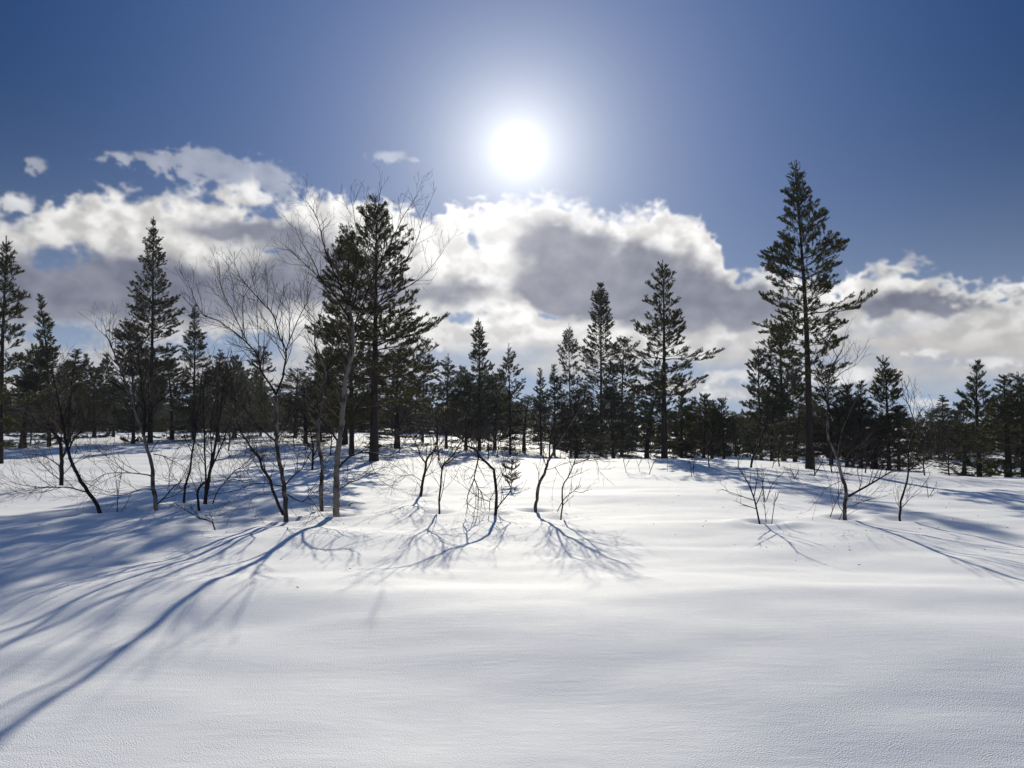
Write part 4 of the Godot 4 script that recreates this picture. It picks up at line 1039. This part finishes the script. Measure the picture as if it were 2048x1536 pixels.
	birch("birch_sapling", 12.379, -24.784, 758, "bare bush behind the crest at the gap on the right", "birch", "bare birches among the pines", 0, 1.15, [
		[0.03, 0.009, 0.00, -0.00, 0.00, 0.01, 0.26, -0.09, 0.07, 0.53, -0.18, 0.23, 0.89, -0.30],
		[0.0165, 0.0045, 0.01, 0.26, -0.09, -0.30, 0.54, 0.21, -0.50, 0.86, 0.51],
		[0.015, 0.0045, 0.05, 0.39, -0.13, 0.48, 0.61, -0.50, 0.73, 0.78, -0.73],
		[0.012, 0.0036, 0.01, 0.17, -0.07, 0.02, 0.33, 0.33, 0.02, 0.48, 0.73],
		[0.012, 0.0036, -0.01, 0.22, -0.07, -0.03, 0.29, -0.48, -0.05, 0.36, -0.87],
	])
	birch("birch_sapling", 13.334, -25.174, 759, "bare bush behind the crest before the right hand thicket", "birch", "bare birches among the pines", 0, 1.15, [
		[0.03, 0.009, 0.00, -0.00, 0.00, 0.01, 0.31, -0.09, 0.08, 0.63, -0.18, 0.25, 1.06, -0.30],
		[0.0165, 0.0045, 0.01, 0.31, -0.09, -0.30, 0.64, 0.20, -0.51, 1.02, 0.51],
		[0.015, 0.0045, 0.05, 0.47, -0.13, 0.50, 0.73, -0.49, 0.76, 0.94, -0.73],
		[0.012, 0.0036, 0.01, 0.21, -0.07, 0.01, 0.39, 0.33, 0.01, 0.56, 0.73],
		[0.012, 0.0036, -0.00, 0.26, -0.07, -0.02, 0.35, -0.48, -0.03, 0.44, -0.87],
	])
	birch("birch_sapling", 5.735, -60.731, 760, "bare bush just behind the crest under the dense middle pine", "birch", "bare birches among the pines", 0, 1.15, [
		[0.02, 0.006, -0.00, -0.00, 0.00, -0.10, 0.54, -0.09, -0.05, 1.09, -0.18, 0.18, 1.83, -0.30],
		[0.011, 0.003, -0.10, 0.54, -0.09, -0.53, 1.10, 0.22, -0.70, 1.75, 0.51],
		[0.01, 0.003, -0.06, 0.82, -0.13, 0.57, 1.27, -0.50, 0.90, 1.64, -0.73],
		[0.008, 0.0024, -0.07, 0.36, -0.07, 0.41, 0.65, 0.33, 0.88, 0.93, 0.73],
		[0.008, 0.0024, -0.10, 0.45, -0.07, -0.62, 0.62, -0.48, -1.11, 0.80, -0.87],
	])
	birch("birch_sapling", 8.426, -58.984, 761, "bare bush just behind the crest left of the pine with the long arm", "birch", "bare birches among the pines", 0, 1.15, [
		[0.02, 0.006, -0.00, -0.00, 0.00, -0.09, 0.53, -0.09, -0.04, 1.06, -0.18, 0.20, 1.78, -0.30],
		[0.011, 0.003, -0.09, 0.53, -0.09, -0.52, 1.07, 0.22, -0.70, 1.70, 0.51],
		[0.01, 0.003, -0.05, 0.80, -0.13, 0.58, 1.24, -0.50, 0.91, 1.59, -0.73],
		[0.008, 0.0024, -0.06, 0.35, -0.07, 0.38, 0.63, 0.33, 0.82, 0.91, 0.73],
		[0.008, 0.0024, -0.10, 0.44, -0.07, -0.58, 0.61, -0.48, -1.03, 0.78, -0.87],
	])


func build_pines() -> void:
	var shape_edge := pine_shape(100, 8.80, 0.97, 0.10, 0.140, 0.55, 0.18, -0.00, 1.00, 0.00)
	pine(shape_edge, -19.55, -31.52, 8.80, 0.0, "pine_tree", "tall pine cut by the left edge with tufted level boughs", "pine", "")
	var shape_dark := pine_shape(101, 8.51, 0.97, 0.06, 0.120, 0.75, 0.02, -0.73, 1.00, 0.00)
	pine(shape_dark, -25.59, -45.63, 8.51, 0.0, "pine_tree", "dense dark narrow pine second from the left edge", "pine", "")
	var shape_left := pine_shape(102, 14.14, 1.68, 0.20, 0.170, 0.90, 0.12, -0.07, 1.00, 0.00)
	pine(shape_left, -22.31, -50.87, 14.14, 0.0, "pine_tree", "tall pointed pine behind the rough barked birch on the left", "pine", "")
	var shape_leftlow := pine_shape(103, 7.54, 1.47, 0.06, 0.120, 0.35, 0.12, -0.41, 1.00, 0.00)
	pine(shape_leftlow, -22.95, -50.00, 7.54, 0.0, "pine_tree", "broad bushy pine at the left shoulder of the left pointed pine", "pine", "")
	var shape_second := pine_shape(104, 9.06, 1.13, 0.22, 0.120, 0.80, 0.12, -0.03, 1.00, 0.00)
	pine(shape_second, -21.28, -55.06, 9.06, 0.0, "pine_tree", "medium pine just right of the left pointed pine", "pine", "")
	var shape_midthin := pine_shape(105, 7.81, 1.34, 0.38, 0.120, 0.45, 0.25, -0.07, 1.00, 0.00)
	pine(shape_midthin, -21.52, -70.60, 7.81, 0.0, "pine_tree", "open pine with a bare lower trunk behind the forked birch", "pine", "")
	var shape_big := pine_shape(106, 10.40, 2.27, 0.17, 0.200, 0.55, 0.17, -0.00, 1.00, 0.00)
	pine(shape_big, -5.42, -32.42, 10.40, 0.0, "pine_tree", "big broad pine with a thick trunk in the tallest birch's crown", "pine", "")
	var shape_twin := pine_shape(107, 10.47, 1.76, 0.16, 0.130, 0.50, 0.18, -0.35, 1.00, 0.00)
	pine(shape_twin, -7.19, -37.00, 10.47, 0.0, "pine_tree", "forked twin pine leaning against the left side of the big broad pine", "pine", "")
	var shape_round := pine_shape(108, 7.69, 1.47, 0.30, 0.120, 0.15, 0.12, 0.23, 1.05, 0.00)
	pine(shape_round, -6.79, -62.61, 7.69, 0.0, "pine_tree", "rounded bushy pine right of the big broad pine", "pine", "")
	var shape_central := pine_shape(109, 8.96, 1.30, 0.16, 0.130, 0.85, 0.10, -0.08, 0.95, 0.00)
	pine(shape_central, -2.17, -55.00, 8.96, 0.0, "pine_tree", "narrow central pine just left of the middle, above the arched birch", "pine", "")
	var shape_sparse := pine_shape(110, 7.00, 0.97, 0.34, 0.090, 0.75, 0.42, -0.06, 0.90, 0.00)
	pine(shape_sparse, -0.12, -51.00, 7.00, 0.0, "pine_tree", "sparse slender pine with a bare trunk right of the narrow central pine", "pine", "")
	var shape_narrow := pine_shape(111, 6.17, 0.63, 0.20, 0.100, 0.60, 0.20, -0.07, 0.95, 0.00)
	pine(shape_narrow, 2.04, -58.00, 6.17, 0.0, "pine_tree", "slim pine, left one of the twin narrow pines right of the middle", "pine", "")
	var shape_tower := pine_shape(112, 9.77, 1.26, 0.22, 0.100, 0.70, 0.20, -0.09, 1.00, 0.00)
	pine(shape_tower, 4.26, -60.00, 9.77, 0.0, "pine_tree", "slender pine hard against the left side of the dense middle pine", "pine", "")
	var shape_middle := pine_shape(113, 13.19, 1.76, 0.22, 0.150, 0.62, 0.06, -0.07, 1.00, 0.00)
	pine(shape_middle, 6.74, -62.00, 13.19, 0.0, "pine_tree", "dense tall pine right of the middle, left neighbour of the one with the long arm", "pine", "")
	var shape_arm := pine_shape(114, 9.39, 1.39, 0.22, 0.160, 0.60, 0.12, -0.01, 1.00, 1.50)
	pine(shape_arm, 7.11, -38.50, 9.39, 0.0, "pine_tree", "tall pine with a long arm reaching out to the right", "pine", "")
	var shape_crest := pine_shape(115, 7.00, 0.88, 0.20, 0.110, 0.30, 0.15, -0.04, 1.00, 0.00)
	pine(shape_crest, 14.46, -48.00, 7.00, 0.0, "pine_tree", "medium pine with a flat side bough left of the tallest pine", "pine", "")
	var shape_tallest := pine_shape(116, 11.08, 1.43, 0.33, 0.160, 0.88, 0.12, -0.30, 1.00, 0.00)
	pine(shape_tallest, 10.50, -29.13, 11.08, 0.0, "pine_tree", "tallest pine with a bare lower trunk, right of centre, rising far above the rest", "pine", "")
	var shape_rightpoint := pine_shape(117, 5.40, 1.05, 0.10, 0.120, 0.60, 0.05, -0.20, 0.95, 0.00)
	pine(shape_rightpoint, 16.89, -37.00, 5.40, 0.0, "pine_tree", "pointed pine with a dense skirt on the right side", "pine", "")
	var shape_rightedge := pine_shape(118, 4.90, 0.97, 0.06, 0.120, 0.62, 0.05, -0.02, 1.10, 0.00)
	pine(shape_rightedge, 19.22, -34.00, 4.90, 0.0, "pine_tree", "thick needled pine with upswept boughs near the right edge", "pine", "")
	var shape_small := pine_shape(119, 3.26, 0.71, 0.04, 0.080, 0.60, 0.03, 0.03, 1.00, 0.00)
	pine(shape_small, 8.41, -41.00, 3.26, 0.0, "pine_tree", "small dense pine, shortest beside the pine with the long arm", "pine", "")
	pine(shape_second, -18.56, -52.00, 5.81, 3.60, "pine_tree", "low dark pine between the second left pine and the many stemmed clump", "pine", "pines of the wood edge", 1.97)
	pine(shape_small, -33.42, -66.00, 5.63, 5.30, "pine_tree", "small pine far back in the gap left of the left pointed pine", "pine", "pines of the wood edge", 1.42)
	pine(shape_second, -32.86, -68.00, 5.20, 0.72, "pine_tree", "thin pine far back, second in the gap left of the left pointed pine", "pine", "pines of the wood edge", 2.19)
	pine(shape_dark, -26.90, -50.00, 5.66, 2.42, "pine_tree", "bushy pine behind the dense dark one at the left", "pine", "pines of the wood edge", 2.40)
	pine(shape_dark, -26.07, -44.00, 5.51, 4.12, "pine_tree", "low spreading pine between the left edge pine and the dense dark one", "pine", "pines of the wood edge", 2.63)
	pine(shape_leftlow, -23.09, -56.00, 5.58, 5.82, "pine_tree", "low spreading pine under the right side of the left pointed pine", "pine", "pines of the wood edge", 2.02)
	pine(shape_leftlow, -20.85, -62.00, 4.97, 1.24, "pine_tree", "dark bush pine behind the many stemmed clump", "pine", "pines of the wood edge", 2.50)
	pine(shape_midthin, -16.79, -64.00, 5.45, 2.94, "pine_tree", "pale open pine far back between the forked birch and the slim one", "pine", "pines of the wood edge", 1.88)
	pine(shape_dark, -12.12, -52.00, 6.16, 4.64, "pine_tree", "narrow pine far back behind the slim straight birch", "pine", "pines of the wood edge", 1.89)
	pine(shape_big, -9.73, -48.00, 4.91, 0.06, "pine_tree", "broad low pine under the left half of the big broad pine", "pine", "pines of the wood edge", 2.26)
	pine(shape_leftlow, -6.40, -46.00, 5.50, 1.76, "pine_tree", "broad low pine under the right half of the big broad pine", "pine", "pines of the wood edge", 2.26)
	pine(shape_sparse, -4.45, -56.00, 6.54, 3.46, "pine_tree", "bare topped pine behind the right shoulder of the rounded bushy pine", "pine", "pines of the wood edge", 1.34)
	pine(shape_leftlow, -3.18, -57.00, 5.25, 5.16, "pine_tree", "broad lower pine on the left flank of the narrow central pine", "pine", "pines of the wood edge", 1.72)
	pine(shape_small, -1.20, -58.00, 4.72, 0.58, "pine_tree", "dense low pine on the right flank of the narrow central pine", "pine", "pines of the wood edge", 1.38)
	pine(shape_leftlow, 0.87, -60.00, 4.04, 2.28, "pine_tree", "low rounded pine between the sparse slender pine and the twin narrow pines", "pine", "pines of the wood edge", 2.65)
	pine(shape_narrow, 3.06, -60.00, 6.62, 3.98, "pine_tree", "slim pine, right one of the twin narrow pines right of the middle", "pine", "pines of the wood edge", 1.22)
	pine(shape_round, 8.51, -64.00, 8.97, 5.68, "pine_tree", "broad dark pine filling the right flank of the dense middle pine", "pine", "pines of the wood edge", 1.09)
	pine(shape_leftlow, 7.11, -58.00, 5.02, 1.10, "pine_tree", "low dark pine at the foot of the dense middle pine", "pine", "pines of the wood edge", 1.80)
	pine(shape_dark, 8.49, -52.00, 6.01, 2.80, "pine_tree", "dark pine behind the trunk of the pine with the long arm", "pine", "pines of the wood edge", 2.25)
	pine(shape_small, 4.35, -56.00, 4.39, 4.50, "pine_tree", "low pine directly beneath the twin narrow pines", "pine", "pines of the wood edge", 1.48)
	pine(shape_small, 10.70, -46.00, 3.85, 6.20, "pine_tree", "small pine, second right of the pine with the long arm", "pine", "pines of the wood edge", 1.30)
	pine(shape_narrow, 12.11, -50.00, 3.89, 1.62, "pine_tree", "thin topped small pine behind the second small pine right of the long arm", "pine", "pines of the wood edge", 2.22)
	pine(shape_small, 12.04, -47.00, 3.71, 3.32, "pine_tree", "small pine, third right of the pine with the long arm", "pine", "pines of the wood edge", 1.15)
	pine(shape_leftlow, 16.79, -62.00, 3.42, 5.02, "pine_tree", "tiny far pine in the last gap before the medium flat boughed pine", "pine", "pines of the wood edge", 1.98)
	pine(shape_crest, 15.14, -46.00, 8.23, 0.44, "pine_tree", "leafy pine whose top meets the lowest boughs of the tallest pine", "pine", "pines of the wood edge", 1.27)
	pine(shape_leftlow, 13.84, -44.00, 4.46, 2.14, "pine_tree", "low broad pine between the medium flat boughed pine and the tallest pine", "pine", "pines of the wood edge", 1.77)
	pine(shape_round, 14.29, -37.00, 4.18, 3.84, "pine_tree", "open pine hard by the right of the tallest pine's trunk", "pine", "pines of the wood edge", 1.65)
	pine(shape_small, 15.41, -38.00, 3.91, 5.54, "pine_tree", "small thick pine two places right of the tallest pine", "pine", "pines of the wood edge", 1.15)
	pine(shape_rightedge, 15.64, -37.00, 4.01, 0.96, "pine_tree", "blunt topped pine just left of the right pointed pine", "pine", "pines of the wood edge", 1.11)
	pine(shape_dark, 15.76, -36.00, 2.94, 2.66, "pine_tree", "dense low pine at the foot of the right pointed pine", "pine", "pines of the wood edge", 4.29)
	pine(shape_leftlow, 18.72, -40.00, 3.09, 4.36, "pine_tree", "low dark pine right under the right pointed pine", "pine", "pines of the wood edge", 2.37)
	pine(shape_small, 29.37, -58.00, 3.33, 6.06, "pine_tree", "small far pine left in the right hand gap", "pine", "pines of the wood edge", 1.96)
	pine(shape_second, 28.26, -54.00, 4.33, 1.48, "pine_tree", "slender far pine sticking up in the right hand gap", "pine", "pines of the wood edge", 2.23)
	pine(shape_small, 31.27, -58.00, 3.39, 3.18, "pine_tree", "small far pine right in the right hand gap", "pine", "pines of the wood edge", 1.92)
	pine(shape_rightedge, 18.60, -31.00, 3.85, 4.88, "pine_tree", "pine with a candle top between the upswept pine and the right edge", "pine", "pines of the wood edge", 1.66)
	pine(shape_rightpoint, 21.68, -35.00, 4.64, 0.30, "pine_tree", "pine at the very right edge", "pine", "pines of the wood edge", 1.34)
	pine(shape_leftlow, 21.88, -40.00, 2.54, 2.00, "pine_tree", "low dark pine in front of the small far pines of the right hand gap", "pine", "pines of the wood edge", 3.10)
	pine(shape_leftlow, 12.67, -37.00, 2.38, 3.70, "pine_tree", "low bushy pine by the trunk of the tallest pine on its left", "pine", "pines of the wood edge", 3.08)
	pine(shape_leftlow, -12.51, -50.00, 3.54, 5.40, "pine_tree", "low bushy pine between the twin pine and the slim birch", "pine", "pines of the wood edge", 2.87)
	pine(shape_round, -20.02, -70.00, 4.36, 0.82, "pine_tree", "wide pine far back behind the forked birch", "pine", "pines of the wood edge", 2.90)


func build_trees() -> void:
	make_materials()
	build_pines()
	build_birches()
	build_forest()
	build_seedling()
	build_litter()


func build_forest() -> void:
	# the wood farther off, which reads as one dark band
	var r := RandomNumberGenerator.new()
	r.seed = 77
	for kind in 2:
		var sh := pine_shape(300 + kind, 7.0, 1.5 + 0.6 * kind, 0.03, 0.10, 0.75 - 0.35 * kind, 0.1, 0.0, 1.9)
		var me: ArrayMesh = sh.trunk
		var all := ArrayMesh.new()
		all.add_surface_from_arrays(Mesh.PRIMITIVE_TRIANGLES, me.surface_get_arrays(0))
		all.surface_set_material(0, bark)
		all.add_surface_from_arrays(Mesh.PRIMITIVE_TRIANGLES, (sh.crown as ArrayMesh).surface_get_arrays(0))
		all.surface_set_material(1, needles)
		var where: Array[Transform3D] = []
		while where.size() < 700:
			var side := r.randf_range(-1.0, 1.0)
			var start := lerpf(100.0, 60.0, smoothstep(-0.05, 0.08, side * 0.8))
			var d := start + 260.0 * pow(r.randf(), 2.0)
			var x := side * (d * 0.8 + 12.0)
			var t := x / d
			if d < 120.0 and t > -0.02 and t < 0.03:
				continue
			var k := r.randf_range(0.42, 0.95) * lerpf(0.8, 1.15, smoothstep(70.0, 240.0, d))
			k *= lerpf(1.12, 0.68, smoothstep(-0.02, 0.12, t)) * (1.75 if r.randf() < 0.13 else r.randf_range(0.5, 1.05))
			if t > 0.42 and t < 0.57:
				k *= 0.75
			where.append(Transform3D(Basis(Vector3.UP, r.randf() * TAU).scaled(Vector3(pow(k, 0.75) * 0.95, k, pow(k, 0.75) * 0.95)), Vector3(x, ground_height(x, -d) - 0.05, -d)))
		var mm := MultiMesh.new()
		mm.transform_format = MultiMesh.TRANSFORM_3D
		mm.mesh = all
		mm.instance_count = where.size()
		for i in where.size():
			mm.set_instance_transform(i, where[i])
		var o := MultiMeshInstance3D.new()
		o.name = "far_forest" if kind == 0 else "far_pine_wood"
		o.multimesh = mm
		o.set_meta("kind", "stuff")
		o.set_meta("label", "dark band of narrow pines beyond the clearing" if kind == 0 else "dark band of broader pines beyond the clearing")
		o.set_meta("category", "forest")
		add_child(o)


func build_seedling() -> void:
	var sh := pine_shape(351, 1.0, 0.20, 0.25, 0.012, 0.5, 0.35, 0.02, 0.42)
	pine(sh, SEED_X, SEED_Z, 0.98, 0.4, "pine_seedling", "knee high pine seedling alone on the snow right of the arched birch", "pine seedling")


func build_litter() -> void:
	# needles, bark flakes and twig ends that the wind has dropped
	var r := RandomNumberGenerator.new()
	r.seed = 55
	var sh := Shape.new()
	sh.tube(PackedVector3Array([Vector3(-1, 0, 0), Vector3(-0.2, 0.05, 0.1), Vector3(1, 0.02, 0)]), PackedFloat32Array([0.12, 0.16, 0.08]), 4, Color(0.05, 0.035, 0.025))
	var mm := MultiMesh.new()
	mm.transform_format = MultiMesh.TRANSFORM_3D
	mm.mesh = sh.mesh()
	mm.instance_count = 420
	for i in 420:
		var f: Array = FEET[r.randi() % 26]
		var x: float = f[0] + r.randfn(0.0, 1.6)
		var z: float = f[1] + r.randfn(0.8, 2.0)
		var b := Basis.from_euler(Vector3(r.randf_range(-0.2, 0.2), r.randf() * TAU, r.randf_range(-0.2, 0.2))).scaled(Vector3.ONE * r.randf_range(0.005, 0.02))
		mm.set_instance_transform(i, Transform3D(b, Vector3(x, ground_height(x, z) + 0.003, z)))
	var o := MultiMeshInstance3D.new()
	o.name = "needle_litter"
	o.multimesh = mm
	o.material_override = bark
	o.set_meta("kind", "stuff")
	o.set_meta("label", "dark bits of bark and needles blown about on the snow")
	o.set_meta("category", "litter")
	add_child(o)
